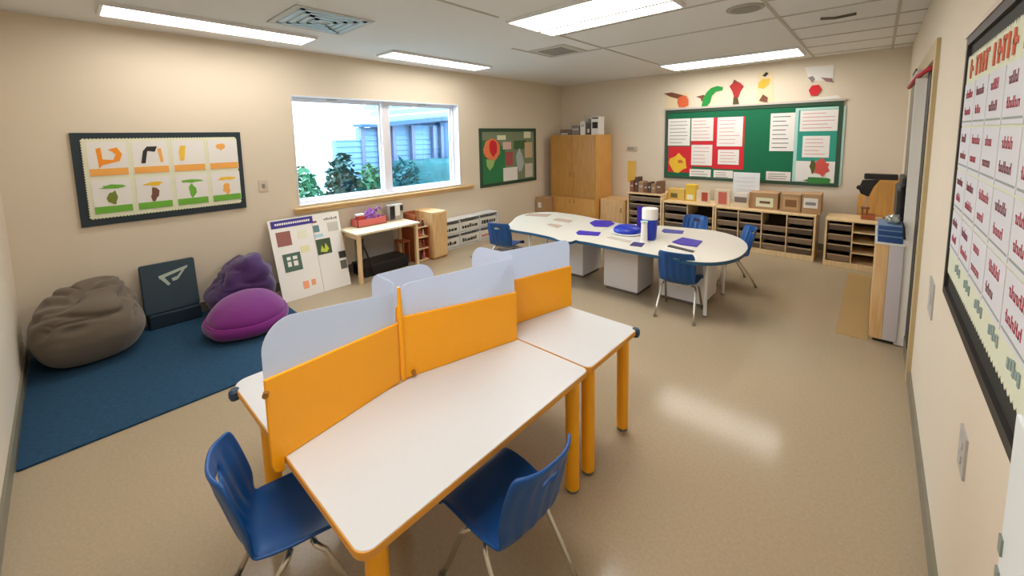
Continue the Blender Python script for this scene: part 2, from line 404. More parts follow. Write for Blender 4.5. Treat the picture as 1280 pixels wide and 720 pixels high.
bm = B(); prism(bm, [(5.3, 1.95), (9.6, 1.95), (9.6, 2.40), (5.3, 2.0)], 0, .3, Matrix(((0,0,1,bx-.35),(1,0,0,0),(0,1,0,0),(0,0,0,1))))
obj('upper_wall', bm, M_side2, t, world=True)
bm = B()
for y in (4.68, 5.12, 5.5, 6.05, 6.72, 6.98): box(bm, bx+.05, bx+.16, y, y+.09, -.3, 2.0)
obj('posts', bm, M_post, t, world=True)
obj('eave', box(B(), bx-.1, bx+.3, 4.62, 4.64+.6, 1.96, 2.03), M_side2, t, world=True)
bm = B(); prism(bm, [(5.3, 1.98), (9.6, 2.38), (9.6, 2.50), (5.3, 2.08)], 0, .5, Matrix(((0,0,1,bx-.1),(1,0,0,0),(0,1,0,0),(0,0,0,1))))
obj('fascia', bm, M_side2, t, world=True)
bm = B()
for k in range(6):
    z = .16*k
    prism(bm, [(5.3, 2.08+z), (9.6, 2.50+z), (9.6, 2.50+z+.13), (5.3, 2.08+z+.13)], 0, .5, Matrix(((0,0,1,bx-.2-.3*k),(1,0,0,0),(0,1,0,0),(0,0,0,1))))
obj('roof', bm, M_roof, t, world=True)
def bush(label, x, y, z0, r, h, m, n, seed, group=None):
    rnd = random.Random(seed); bm = B()
    for k in range(n):
        a, b = rnd.uniform(0, 2*PI), math.acos(rnd.uniform(-.4, 1)); q = rnd.uniform(.5, 1)
        c = Vector((math.cos(a)*math.sin(b)*r*q, math.sin(a)*math.sin(b)*r*q, h*.5+math.cos(b)*h*.5*q))
        s = rnd.uniform(.05, .1)
        d = Vector((rnd.uniform(-1, 1), rnd.uniform(-1, 1), rnd.uniform(-.3, 1))).normalized(); e = d.orthogonal().normalized()
        vs = [bm.verts.new(c+d*s), bm.verts.new(c+e*s*.45), bm.verts.new(c-d*s), bm.verts.new(c-e*s*.45)]
        bm.faces.new(vs)
    t = thing('bush', label, 'bush', (x, y, z0), group=group)
    obj('foliage', bm, m, t)
    bm = B()
    for k in range(5): tube(bm, [(0, 0, 0), (rnd.uniform(-.4, .4)*r, rnd.uniform(-.4, .4)*r, h*.6)], .012, 6)
    obj('stems', bm, mat('bush_stem', (70, 60, 50), .8), t)
bush('pale green leafy bush outside at the left edge of the window', -7.2, 2.65, -.3, .36, 1.6, M_leaf, 420, 1)
bush('dark leafy shrub outside, in the middle of the left window pane', -7.2, 3.4, -.3, .33, 1.75, M_leaf2, 520, 2)
bush('green bush outside in front of the low blue wall', -7.5, 4.15, -.3, .36, 1.55, M_leaf, 520, 3)
bush('blue-green bush outside beside the window mullion', -7.5, 4.92, -.3, .36, 1.6, M_hedge, 520, 5)
bm = B(); box(bm, -8.7, -8.15, 5.35, 9.4, -.3, 1.12)
bmesh.ops.subdivide_edges(bm, edges=bm.edges, cuts=14, use_grid_fill=True)
for v in bm.verts: v.co += Vector((1, .5, 1))*.12*noise.noise(v.co*2.2)
single('hedge', bm, M_hedge, 'clipped teal green hedge in front of the blue building outside', 'hedge', (-8.4, 7.2, -.3), smooth=True)

# ------------------------------------------------------------------ picture boards
def board_frame(t, w, a0, a1, z0, z1, fwd, mframe, mback, d=.02, fbot=None):
    bm = B(); wrect(bm, w, a0+fwd*.5, a1-fwd*.5, z0+fwd*.5, z1-fwd*.5, .002, d*.5); obj('backing', bm, mback, t, world=True)
    bm = B()
    wrect(bm, w, a0, a1, z1-fwd, z1, .001, d); wrect(bm, w, a0, a1, z0, z0+fwd, .001, d)
    wrect(bm, w, a0, a0+fwd, z0+fwd, z1-fwd, .001, d); wrect(bm, w, a1-fwd, a1, z0+fwd, z1-fwd, .001, d)
    obj('frame', bm, mframe, t, world=True)
def scallop(bm, w, a0, a1, z0, z1, r, d0, d1):
    """a paper sheet whose rim is a row of small scallops"""
    pts = []
    def run(p, q):
        L = math.hypot(q[0]-p[0], q[1]-p[1]); n = max(2, int(L/(2*r))); dx, dz = (q[0]-p[0])/n, (q[1]-p[1])/n; nx, nz = dz/math.hypot(dx, dz), -dx/math.hypot(dx, dz)
        for i in range(n):
            for k in range(4):
                u = k/4; s = math.sin(PI*u)*r*.9; pts.append((p[0]+dx*(i+u)+nx*s, p[1]+dz*(i+u)+nz*s))
    run((a0,z0),(a1,z0)); run((a1,z0),(a1,z1)); run((a1,z1),(a0,z1)); run((a0,z1),(a0,z0))
    return wpoly(bm, w, pts, d0, d1)
def blob(w, cx, cz, rx, rz_, d, seed, n=12, k=.35):
    rnd = random.Random(seed)
    return [(cx+math.cos(2*PI*i/n)*rx*(1+rnd.uniform(-k, k)), cz+math.sin(2*PI*i/n)*rz_*(1+rnd.uniform(-k, k))) for i in range(n)]

# board 1: window wall, pictures over orange and green bars
a0, a1, z0, z1 = .072, 1.275, .995, 1.785
t = thing('bulletin_board', 'dark framed board of small pictures over orange and green bars, left of the window', 'bulletin board', wpt('L', (a0+a1)/2, z0, 0))
board_frame(t, 'L', a0, a1, z0, z1, .05, mat('dark_teal_board', (30, 46, 54), .5), mat('dark_teal_back', (46, 66, 66), .6))
obj('scalloped_border', scallop(B(), 'L', a0+.064, a1-.05, z0+.066, z1-.056, .011, .01, .022), M_cream, t, world=True)
pic = [mat('pic_orange', (244, 150, 40), .8), M_blackink, mat('pic_yellow', (240, 196, 70), .8), M_peach, mat('pic_olive', (120, 130, 50), .8), mat('pic_brown', (120, 80, 60), .8), M_lgreen, M_peach]
for r in range(2):
    for c in range(4):
        ca0 = a0+.088+.277*c; ca1 = ca0+.245; cz1 = z1-.075-.325*r; cz0 = cz1-.295
        bm = B(); wrect(bm, 'L', ca0, ca1, cz0, cz1, .022, .024); card = obj('picture_card', bm, M_paper, t, world=True)
        bm = B(); wrect(bm, 'L', ca0+.004, ca1-.004, cz0+.005, cz0+.065, .024, .026)
        o = obj('caption_bar', bm, (M_peach, M_lgreen)[r], t, world=True)
        bm = B(); mx, mz = (ca0+ca1)/2, cz0+.165
        if (r, c) == (0, 0):
            wpoly(bm, 'L', [(mx-.07, mz+.07), (mx-.04, mz+.08), (mx-.035, mz-.02), (mx+.03, mz-.03), (mx+.05, mz+.02), (mx+.02, mz+.05), (mx+.0, mz+.06), (mx+.06, mz+.08), (mx+.09, mz+.02), (mx+.07, mz-.04), (mx-.04, mz-.07), (mx-.06, mz-.1)], .024, .026)
        elif (r, c) == (0, 1):
            wpoly(bm, 'L', [(mx-.07, mz-.07), (mx-.05, mz+.04), (mx-.02, mz+.08), (mx+.05, mz+.08), (mx+.03, mz+.03), (mx-.02, mz+.04), (mx-.04, mz-.07)], .024, .026)
        elif (r, c) == (0, 2):
            wpoly(bm, 'L', [(mx-.06, mz+.08), (mx-.02, mz+.08), (mx-.03, mz), (mx-.04, mz-.06), (mx-.07, mz-.06), (mx-.075, mz+.02)], .024, .026)
        elif (r, c) == (0, 3):
            wpoly(bm, 'L', blob('L', mx-.02, mz+.06, .035, .03, 0, 5), .024, .026)
        else:
            wpoly(bm, 'L', blob('L', mx, mz-.03, .03, .06, 0, 10+c), .024, .026)
        obj('drawing', bm, pic[r*4+c], card if False else t, world=True)
        if r == 1:
            bm = B(); wpoly(bm, 'L', blob('L', mx, mz+.065, .07, .018, 0, 20+c), .024, .026)
            obj('drawing', bm, (M_lgreen, M_yel, M_lgreen, M_yel)[c], t, world=True)
        if (r, c) == (0, 1):
            bm = B(); wpoly(bm, 'L', [(mx+.05, mz+.06), (mx+.075, mz+.06), (mx+.085, mz-.06), (mx+.065, mz-.07)], .024, .026); obj('drawing', bm, M_peach, t, world=True)

# board 2: small green board between window and tall cupboard
a0, a1, z0, z1 = 4.69, 6.19, .83, 1.83
t = thing('bulletin_board', 'small green framed board with a paper flower, between window and tall cupboard', 'bulletin board', wpt('L', (a0+a1)/2, z0, 0))
board_frame(t, 'L', a0, a1, z0, z1, .055, M_gframe, mat('mid_green_cloth', (46, 122, 72), .85))
M_sage = mat('sage_paper', (124, 138, 108), .8)
bm = B(); wpoly(bm, 'L', [(a0+.06, z1-.06), (a1-.06, z1-.06), (a1-.06, z0+.06), (a0+.62, z0+.06), (a0+.62, z1-.38), (a0+.42, z1-.2), (a0+.06, z1-.2)], .010, .014); obj('backing_paper', bm, M_sage, t, world=True)
bm = B(); wpoly(bm, 'L', [(a0+.86, z1-.22), (a1-.3, z1-.22), (a1-.3, z1-.38), (a0+.86, z1-.38)], .014, .016); obj('backing_paper', bm, mat('moss_paper', (70, 104, 60), .8), t, world=True)
fl_ = B(); wpoly(fl_, 'L', blob('L', a0+.28, z1-.36, .20, .19, 0, 7, 16, .12), .014, .03); obj('flower_petals', fl_, mat('salmon_petal', (234, 130, 80), .8), t, world=True)
bm = B(); wpoly(bm, 'L', blob('L', a0+.30, z1-.33, .10, .14, 0, 8, 12, .15), .03, .04); obj('flower_centre', bm, M_red, t, world=True)
bm = B(); wpoly(bm, 'L', [(a0+.14, z1-.52), (a0+.36, z1-.54), (a0+.3, z1-.66), (a0+.22, z1-.72), (a0+.15, z1-.64)], .014, .02); obj('flower_leaf', bm, mat('pale_leaf', (150, 184, 110), .8), t, world=True)
for q, m in (((.42, .64, .12, .2), M_cream), ((.86, 1.08, .07, .18), M_sage), ((1.14, 1.34, .06, .18), M_cream), ((.56, .78, .24, .37), mat('pale_pink', (220, 186, 176), .8)),
             ((.62, .82, .42, .66), mat('mauve_red', (170, 84, 84), .8)), ((1.16, 1.38, .26, .55), mat('peach_tan', (206, 178, 140), .8)), ((1.16, 1.38, .66, .92), mat('grey_cream', (204, 196, 176), .8)), ((.56, .94, .70, .94), M_paper)):
    bm = B(); wrect(bm, 'L', a0+q[0], a0+q[1], z1-q[3], z1-q[2], .016, .02); obj('paper_card', bm, m, t, world=True)
bm = B(); wpoly(bm, 'L', [(a0+.9, z1-.5), (a0+1.0, z1-.36), (a0+1.08, z1-.5), (a0+1.13, z1-.64), (a0+1.06, z1-.78), (a0+.98, z1-.8), (a0+.92, z1-.66)], .02, .026); obj('paper_figure', bm, mat('pale_grey_blue', (176, 186, 180), .8), t, world=True)

# board 3: large green board on the back wall
P = lambda px, py: wall_at('B', px, py)
a0, z1 = -2.76, 2.085; a1, z0 = -.365, .915
t = thing('bulletin_board', 'large green board with white and red papers on the back wall', 'bulletin board', wpt('B', (a0+a1)/2, z0, 0))
board_frame(t, 'B', a0, a1, z0, z1, .05, M_gframe, M_green)
bm = B(); wrect(bm, 'B', a0-.02, a1+.02, z1, z1+.03, .001, .03); obj('top_rail', bm, mat('rail_aluminium', (196, 186, 176), .4), t, world=True)
def pr(x0, y0, x1, y1):
    (p, q), (r, s) = P(x0, (y0)), P(x1, y1); return min(p, r), max(p, r), min(q, s), max(q, s)
def paper(q, m, d=.012, nl=0, name='paper_sheet', ink=M_ink):
    bm = B(); wrect(bm, 'B', q[0], q[1], q[2], q[3], d, d+.003); o = obj(name, bm, m, t, world=True)
    if nl:
        bm = B(); lines(bm, 'B', q[0]+.03, q[1]-.03, q[2]+.02, q[3]-.02, d+.003, nl, .010); c = obj('text_lines', bm, ink, t, world=True)
M_pinkl = mat('pink_print', (214, 150, 150), .8)
paper(pr(836, 183, 865, 216), M_red, .011, 0, 'red_backing')
bm = B(); c = P(850, 204); wpoly(bm, 'B', blob('B', c[0]-.02, c[1], .14, .15, 0, 3, 12, .25), .014, .018); obj('yellow_flower', bm, M_yel, t, world=True)
bm = B(); wpoly(bm, 'B', blob('B', c[0]+.01, c[1]+.03, .05, .03, 0, 4), .018, .02); obj('flower_centre', bm, mat('rust', (190, 110, 40), .8), t, world=True)
paper(pr(893, 147, 929, 212), M_red, .011, 0, 'red_backing')
paper(pr(864, 176, 893, 209), M_red, .010, 0, 'red_backing')
for q, n, k in (((836, 149, 862.5, 182), 7, M_ink), ((865, 148, 891.5, 176), 6, M_pinkl), ((865, 181, 890, 207), 5, M_pinkl), ((862.5, 211, 888.5, 224.5), 3, M_ink),
             ((897.5, 147, 928, 183), 7, M_pinkl), ((898, 187, 923.5, 206), 4, M_pinkl), ((892.5, 212.5, 916, 225), 3, M_ink), ((964, 142, 992, 189), 8, M_blackink), ((958, 214, 988, 227), 3, M_ink)):
    paper(pr(*q), M_paper, .015, n, ink=k)
paper(pr(995, 135.5, 1051, 232), M_paleteal, .011, 0, 'pale_border')
paper(pr(999, 138, 1047, 229), M_teal, .013, 0, 'teal_backing')
paper(pr(1001, 138.5, 1047, 163.5), M_paper, .016, 5, ink=M_pinkl)
paper(pr(1004, 170, 1036, 197), M_paper, .016, 5, ink=M_pinkl)
paper(pr(995.5, 201, 1048, 229), M_paper, .015, 0)
bm = B(); c = P(1027, 209); wpoly(bm, 'B', blob('B', c[0], c[1], .10, .11, 0, 31, 14, .3), .018, .022); obj('red_flower', bm, mat('rose_paper', (206, 84, 76), .8), t, world=True)
bm = B(); c = P(1024, 226); wpoly(bm, 'B', blob('B', c[0], c[1], .16, .05, 0, 32, 14, .3), .018, .022); obj('green_leaves', bm, mat('leaf_paper', (60, 130, 60), .8), t, world=True)
bm = B(); c = P(1016, 208); wpoly(bm, 'B', blob('B', c[0], c[1], .03, .09, 0, 33, 14, .3), .022, .024); obj('dark_stem', bm, mat('olive_paper', (90, 90, 40), .8), t, world=True)

# paper puppets above the green board
def wallfig(name, label, cat, parts):
    P = lambda a, b: (wall_at('B', a, b)[0], max(2.118, wall_at('B', a, b)[1]))
    zs = [P(*q)[1] for pp in parts for q in pp[2]]; aa = [P(*q)[0] for pp in parts for q in pp[2]]
    t = thing(name, label, cat, wpt('B', sum(aa)/len(aa), min(zs), 0), group='paper figures above the green board')
    for k, (nm, m, pts) in enumerate(parts):
        bm = B(); wpoly(bm, 'B', [P(*q) for q in pts], .002+.004*k, .006+.004*k); obj(nm, bm, m, t, world=True)
M_org = mat('orange_red_paper', (214, 100, 56), .8); M_dgr = mat('bright_green_paper', (34, 144, 60), .8); M_brn = mat('brown_paper', (120, 72, 50), .8)
M_dred = mat('dark_red_paper', (168, 44, 40), .8); M_gold = mat('gold_paper', (214, 176, 60), .8)
wallfig('paper_figure', 'orange paper bird cutout, first above the green board', 'wall decoration', [
    ('backing_sheet', mat('wall_cream_sheet', (224, 204, 166), .8), [(832, 118), (861, 116), (861, 134), (831, 137)]),
    ('wing', M_brn, [(830, 117), (840, 115.5), (850, 118), (860, 121), (850, 124), (838, 121)]),
    ('body', M_org, [(848, 122), (856, 119), (861, 124), (861, 132), (855, 137), (849, 134), (847, 128)])])
wallfig('paper_figure', 'green paper dragon cutout, second above the green board', 'wall decoration', [
    ('head', M_brn, [(870, 121), (880, 118.5), (884, 123), (877, 127), (876, 123)]),
    ('body', M_dgr, [(877, 135), (879, 124), (883, 116), (889, 110), (897, 107.5), (904, 109), (903, 113), (895, 114.5), (890, 120), (888, 128), (884, 136), (879, 138)])])
wallfig('paper_figure', 'red paper puppet with dark skirt, third above the green board', 'wall decoration', [
    ('skirt', mat('dark_olive_paper', (86, 70, 44), .8), [(917, 121), (922, 121), (924, 131), (916, 131)]),
    ('body', M_dred, [(912, 108), (917, 103), (925, 103), (930, 108), (926, 114), (923, 122), (918, 122), (916, 115)]),
    ('hat', M_brn, [(916, 104), (918, 99.5), (924, 103)])])
wallfig('paper_figure', 'yellow paper puppet, fourth above the green board', 'wall decoration', [
    ('backing_sheet', mat('wall_cream_sheet', (224, 204, 166), .8), [(947, 90), (966, 89), (967, 129), (947, 130)]),
    ('body', M_gold, [(948, 104), (953, 99), (963, 98), (961, 106), (955, 111), (948, 110)]),
    ('hat', M_blackink, [(953, 95), (958, 90), (961, 92), (957, 96)]),
    ('feet', M_brn, [(949, 126), (954, 118), (960, 122), (959, 128)])])
wallfig('paper_figure', 'white paper sheet with grey butterflies and a red flower, rightmost above the green board', 'wall decoration', [
    ('backing_sheet', M_paper, [(1006, 84), (1043, 81), (1042, 101), (1012, 101)]),
    ('butterfly', M_ink, [(1010, 97), (1016, 95), (1019, 99), (1015, 103)]),
    ('butterfly', mat('mauve_print', (150, 110, 110), .8), [(1026, 97), (1040, 98), (1041, 103), (1033, 102)]),
    ('flower', M_red, [(1011, 113), (1015, 107), (1024, 106), (1027, 112), (1022, 119), (1014, 120)]),
    ('strip', M_paper, [(1010, 124), (1047, 119), (1052, 125), (1012, 127)])])

# board 4: big word board on the right wall
a0, a1, z0, z1 = .55, 2.335, 1.04, 2.03
t = thing('bulletin_board', 'big dark edged word board of white cards with red words on the right wall', 'bulletin board', wpt('R', (a0+a1)/2, z0, 0))
board_frame(t, 'R', a0, a1, z0, z1, .03, M_dark, mat('black_border_card', (38, 38, 34), .7), .022)
bm = B(); wrect(bm, 'R', a0-.01, a1+.01, z1, z1+.018, .001, .026); obj('top_rail', bm, mat('rail_beige', (196, 176, 156), .4), t, world=True)
obj('scalloped_sheet', scallop(B(), 'R', a0+.05, a1-.03, z0+.10, z1-.085, .014, .012, .016), mat('pale_green_sheet', (216, 218, 192), .8), t, world=True)
M_title = mat('salmon_letters', (214, 110, 84), .8)
rnd = random.Random(2)
y = 2.21
for k in range(16):
    bm = B()
    wd = rnd.uniform(.03, .045); zt = z1-.095
    wrect(bm, 'R', y-wd*.35, y, zt-.065, zt, .017, .02)
    if k % 3 == 0: wrect(bm, 'R', y-wd, y, zt-.04, zt-.025, .017, .02)
    if k % 3 == 1: wrect(bm, 'R', y-wd, y, zt-.012, zt, .017, .02)
    obj('title_letter', bm, M_title, t, world=True)
    y -= wd+.02+(.05 if k in (0, 4, 9) else 0)
cw, M_cardl = .222, mat('grey_green_print', (150, 158, 150), .8)
for r in range(4):
    for c in range(8):
        ca1 = a1-.045-cw*c; ca0 = ca1-cw+.010; cz1 = 1.852-.157*r; cz0 = cz1-.150
        if ca0 < a0+.06: continue
        bm = B(); wrect(bm, 'R', ca0, ca1, cz0, cz1, .017, .0185); card = obj('word_card', bm, mat('card_white', (214, 212, 216), .8), t, world=True)
        for zc, hh in ((cz1-.040, .030), (cz1-.100, .028)):
            bm = B(); yy = ca1-rnd.uniform(.02, .045); y_s = yy
            for k in range(rnd.randint(6, 9)):
                w_ = rnd.uniform(.009, .013); tall = rnd.random() < .4
                wrect(bm, 'R', yy-w_, yy-w_*.55, zc-hh*.4, zc+hh*(.6 if tall else .25), .0185, .0195)
                wrect(bm, 'R', yy-w_, yy, zc-hh*.4, zc-hh*.2, .0185, .0195) if k % 2 else wrect(bm, 'R', yy-w_, yy, zc+hh*.08, zc+hh*.25, .0185, .0195)
                yy -= w_+.004
            obj('word', bm, (M_redink, M_redink, mat('dark_rose_print', (140, 76, 84), .8))[rnd.randint(0, 2)], t, world=True)
        bm = B(); wrect(bm, 'R', ca0+.008, ca1-.008, cz0+.012, cz0+.018, .0185, .019); obj('word_line', bm, M_cardl, t, world=True)
for k in range(5):
    bm = B(); yy = 2.12-.2*k
    for q in range(5): wrect(bm, 'R', yy-.022*q-.014, yy-.022*q, 1.182+.006*(q % 2), 1.205+.006*(q % 3), .0165, .0185)
    obj('small_heading', bm, mat('grey_teal_print', (140, 156, 150), .8), t, world=True)

# poster board leaning under the window
t = thing('poster_board', 'white poster board with photos and a purple banner leaning on the wall under the window', 'poster board', (-4.62, 1.8, 0))
bl, br_, tl, tr_ = at(350, 379.5, 2, .0), at(441, 356, 2, .0), at(334, 277, 0, xL+.05), at(422.5, 263.5, 0, xL+.05)
bl.x = br_.x = (bl.x+br_.x)/2; bl.y = max(bl.y, 1.425); bl.z = br_.z = 0
tl.x = tr_.x = xL+.045; zt = (tl.z+tr_.z)/2; tl.z = tr_.z = zt
def PB(u, v, d=0):
    """u along, v up the leaning board, d off its face"""
    p = (bl*(1-u)+br_*u)*(1-v) + (tl*(1-u)+tr_*u)*v
    nrm = (br_-bl).cross(tl-bl).normalized(); nrm = nrm if nrm.x > 0 else -nrm
    return p + nrm*d
def pbpoly(pts, d0, d1, bm=None):
    bm = bm or B(); lo = [bm.verts.new(PB(u, v, d0)) for u, v in pts]; hi = [bm.verts.new(PB(u, v, d1)) for u, v in pts]; n = len(pts)
    bm.faces.new(lo[::-1]); bm.faces.new(hi)
    for i in range(n): bm.faces.new((lo[i], lo[(i+1)%n], hi[(i+1)%n], hi[i]))
    return bm
def R4(a, b, c, d): return [(a, b), (c, b), (c, d), (a, d)]
obj('left_panel', pbpoly(R4(0, .002, .575, 1), -.008, 0), M_paper, t, world=True)
obj('right_panel', pbpoly(R4(.58, .002, 1, 1), -.008, 0), M_paper, t, world=True)
obj('banner', pbpoly(R4(.03, .89, .6, .985), .001, .003), mat('indigo_banner', (64, 50, 140), .7), t, world=True)
bm = B()
for k in range(16): pbpoly(R4(.08+.03*k, .925, .08+.03*k+.022, .95), .003, .004, bm)
obj('banner_text', bm, M_paper, t, world=True)
for nm, m, q in (('photo', mat('photo_red', (150, 90, 84), .6), (.07, .66, .26, .84)), ('photo', mat('photo_green', (70, 100, 84), .6), (.10, .34, .34, .56)),
                 ('sticker', mat('sticker_orange', (240, 160, 120), .7), (.30, .10, .38, .19)), ('sticker', mat('sticker_orange', (240, 160, 120), .7), (.42, .12, .48, .19)),
                 ('note', M_cream, (.36, .72, .48, .82)), ('note', mat('note_yellow', (226, 220, 168), .7), (.36, .54, .48, .62)),
                 ('photo', mat('photo_red2', (130, 60, 50), .6), (.585, .885, .65, .91)), ('photo', mat('photo_teal', (90, 126, 130), .6), (.585, .76, .67, .85)),
                 ('photo', mat('photo_sky', (168, 200, 214), .6), (.585, .69, .71, .73)), ('photo', mat('photo_dark_green', (54, 74, 40), .6), (.585, .46, .80, .66)),
                 ('note', mat('note_grey', (196, 192, 180), .7), (.80, .74, .96, .86)), ('photo', M_blackink, (.89, .36, 1.0, .45)), ('photo', mat('photo_wheel', (96, 90, 84), .6), (.89, .22, .99, .33))):
    obj(nm, pbpoly(R4(*q), .001, .003), m, t, world=True)
bm = B()
for q in ((.15, .4, .2, .46), (.23, .4, .29, .46), (.15, .48, .2, .52), (.23, .48, .29, .52)): pbpoly(R4(*q), .003, .004, bm)
obj('photo_detail', bm, M_paper, t, world=True)
bm = B(); pbpoly([(.63, .5), (.66, .58), (.69, .52), (.72, .6), (.76, .52), (.72, .48)], .003, .004, bm); obj('photo_detail', bm, mat('lime', (190, 200, 60), .7), t, world=True)
bm = B()
for k in range(6): pbpoly(R4(.76+.035*k, .9, .76+.035*k+.026, .92+.01*(k % 2)), .001, .003, bm)
obj('heading_text', bm, M_ink, t, world=True)

# wall plates
p = wall_at('L', 329, 232)
t = thing('light_switch', 'small beige light switch between the picture board and the window', 'light switch', wpt('L', p[0], p[1]-.06, 0))
bm = B(); wrect(bm, 'L', p[0]-.045, p[0]+.045, p[1]-.06, p[1]+.06, 0, .008); obj('plate', bm, mat('beige_plate', (206, 192, 172), .5), t, world=True)
bm = B(); wrect(bm, 'L', p[0]-.012, p[0]+.012, p[1]-.02, p[1]+.02, .008, .02); obj('toggle', bm, M_ink, t, world=True)
p = wall_at('R', 1205, 565)
t = thing('socket_plate', 'grey socket plate low on the right wall below the word board', 'socket', wpt('R', p[0], p[1]-.06, 0))
bm = B(); wrect(bm, 'R', p[0]-.05, p[0]+.05, p[1]-.065, p[1]+.065, 0, .006); obj('plate', bm, mat('grey_plate', (176, 174, 168), .5), t, world=True)
bm = B(); wrect(bm, 'R', p[0]-.015, p[0]+.015, p[1]+.01, p[1]+.035, .006, .009); wrect(bm, 'R', p[0]-.015, p[0]+.015, p[1]-.035, p[1]-.01, .006, .009); obj('outlet', bm, M_sign, t, world=True)
p = wall_at('R', 1165, 372)
t = thing('socket_plate', 'tall grey plate on the right wall between door and word board', 'socket', wpt('R', p[0], p[1]-.1, 0))
bm = B(); wrect(bm, 'R', p[0]-.09, p[0]+.09, p[1]-.09, p[1]+.09, 0, .006); obj('plate', bm, mat('grey_plate', (176, 174, 168), .5), t, world=True)
bm = B(); wrect(bm, 'R', p[0]-.03, p[0]+.03, p[1]-.03, p[1]+.03, .006, .009); obj('outlet', bm, M_sign, t, world=True)
p0, p1 = P(784, 185), P(796, 188)
t = thing('thermostat', 'flat grey thermostat on the back wall right of the tall cupboard', 'thermostat', wpt('B', (p0[0]+p1[0])/2, p1[1], 0))
bm = B(); wrect(bm, 'B', p0[0], p1[0], p1[1], p0[1]+.03, 0, .025); obj('casing', bm, mat('thermo', (196, 176, 146), .5), t, world=True, bevel=.005)
bm = B(); wrect(bm, 'B', p0[0]+.02, p1[0]-.05, p1[1]+.02, p0[1]+.01, .025, .027); obj('display', bm, M_ink, t, world=True)
p0, p1 = P(785, 201), P(795, 228)
bm = B(); wrect(bm, 'B', p0[0], p1[0], p1[1], p0[1], .001, .005)
single('yellow_poster', bm, mat('amber_sheet', (224, 180, 84), .8), 'narrow yellow sheet on the back wall below the thermostat', 'poster', wpt('B', (p0[0]+p1[0])/2, p1[1], 0))

# ------------------------------------------------------------------ near tables with dividers
ZT = .60
def act_table(label, x0, x1, y0, y1, rs, legs, bumpers=()):
    t = thing('activity_table', label, 'table', ((x0+x1)/2, (y0+y1)/2, 0), group='white tables with orange legs')
    o = rrect(x0, x1, y0, y1, .04, rs=rs); cx, cy = (x0+x1)/2, (y0+y1)/2
    obj('tabletop', prism(B(), [(cx+(x-cx)*.994, cy+(y-cy)*.994) for x, y in o], ZT-.022, ZT), M_lam, t, world=True, bevel=.002)
    obj('edge_band', prism(B(), o, ZT-.028, ZT-.002), M_edge, t, world=True, bevel=.003)
    for lx, ly in legs:
        l = obj('leg', lathe(B(), [(.033, .02), (.033, ZT-.028)], (lx, ly, 0)), M_orleg, t, world=True, smooth=False)
        obj('foot', lathe(B(), [(.026, 0), (.030, .006), (.030, .02)], (lx, ly, 0)), M_glide, t, world=True)
    for bx_, by, rr in bumpers:
        obj('corner_bumper', lathe(B(), [(.018, -.045), (.024, -.03), (.024, -.008), (.016, .002)], (bx_, by, ZT)), mat('dark_blue_rubber', (34, 58, 84), .5), t, world=True)
xn, xm, xf = -.945, -1.535, -2.13
act_table('white table with orange legs on the near right side of the orange divider', xm, xn, .43, 1.57, (.045, .035, .01, .01),
          [(xn-.05, .50), (xn-.05, 1.50), (xm+.04, 1.50), (xm+.05, .86)])
act_table('white table with orange legs behind the orange divider, toward the blue rug', xf, xm-.004, .43, 1.57, (.01, .01, .04, .06),
          [(xm-.35, .50), (xm-.04, 1.50), (xf+.05, 1.50)], [(-2.06, .425, 0)])
act_table('smaller white table with orange legs at the far end, nearest the far conference table', xf, xn, 1.576, 2.10, (.035, .05, .04, .02),
          [(xn-.05, 1.64), (xn-.06, 2.03), (xf+.06, 2.03), (xf+.06, 1.64)], [(xn-.012, 2.085, 0)])

def vert_poly(bm, p0, p1, pts, th):
    """pts (s,z), s metres along from p0 toward p1; thickness th"""
    p0, p1 = Vector((p0[0], p0[1], 0)), Vector((p1[0], p1[1], 0)); d = (p1-p0).normalized(); n = Vector((-d.y, d.x, 0))*th/2
    lo = [bm.verts.new(p0+d*s-n+Vector((0, 0, z))) for s, z in pts]; hi = [bm.verts.new(p0+d*s+n+Vector((0, 0, z))) for s, z in pts]; k = len(pts)
    bm.faces.new(lo[::-1]); bm.faces.new(hi)
    for i in range(k): bm.faces.new((lo[i], lo[(i+1)%k], hi[(i+1)%k], hi[i]))
    return bm
def divider(t, p0, p1, zo, zt, rl, rr, ztr=None, drop=None, zor=None):
    L = math.hypot(p1[0]-p0[0], p1[1]-p0[1]); zor = zor or zo; ztr = ztr or zt
    z0 = ZT+.001
    if drop: pts = [(.0, drop+.03), (.012, drop+.008), (.035, drop), (.046, z0), (L, z0), (L, zor), (0, zo)]
    else: pts = [(0, z0), (L, z0), (L, zor), (0, zo)]
    if drop: # slot over the table rim
        pts = [(.0, drop+.04), (.008, drop+.015), (.02, drop+.004), (.04, drop), (.043, z0), (L, z0), (L, zor), (0, zo)]
    obj('orange_board', vert_poly(B(), p0, p1, pts, .014), M_orange, t, world=True, bevel=.003)
    pts = [(0.004, zo-.03), (L-.004, zor-.03)]
    for k in range(9):
        a = math.radians(0+90*k/8); pts.append((L-.004-rr+math.cos(a)*rr, ztr-rr+math.sin(a)*rr))
    for k in range(9):
        a = math.radians(90+90*k/8); pts.append((.004+rl+math.cos(a)*rl, zt-rl+math.sin(a)*rl))
    n = Vector((p1[1]-p0[1], -(p1[0]-p0[0]), 0)).normalized()*-.009
    q0 = (p0[0]+n.x, p0[1]+n.y); q1 = (p1[0]+n.x, p1[1]+n.y)
    obj('frosted_sheet', vert_poly(B(), q0, q1, pts, .003), M_frost, t, world=True)
def knob(t, x, y, z):
    obj('clamp_knob', tube(B(), [(x, y, z), (x+.018, y-.008, z)], .010), mat('brown_knob', (150, 100, 40), .4), t, world=True)
J = (-1.552, .955)
t = thing('desk_divider', 'orange divider with frosted top, nearest the camera, overhanging the table end', 'desk divider', (-1.51, .66, ZT), group='orange desk dividers')
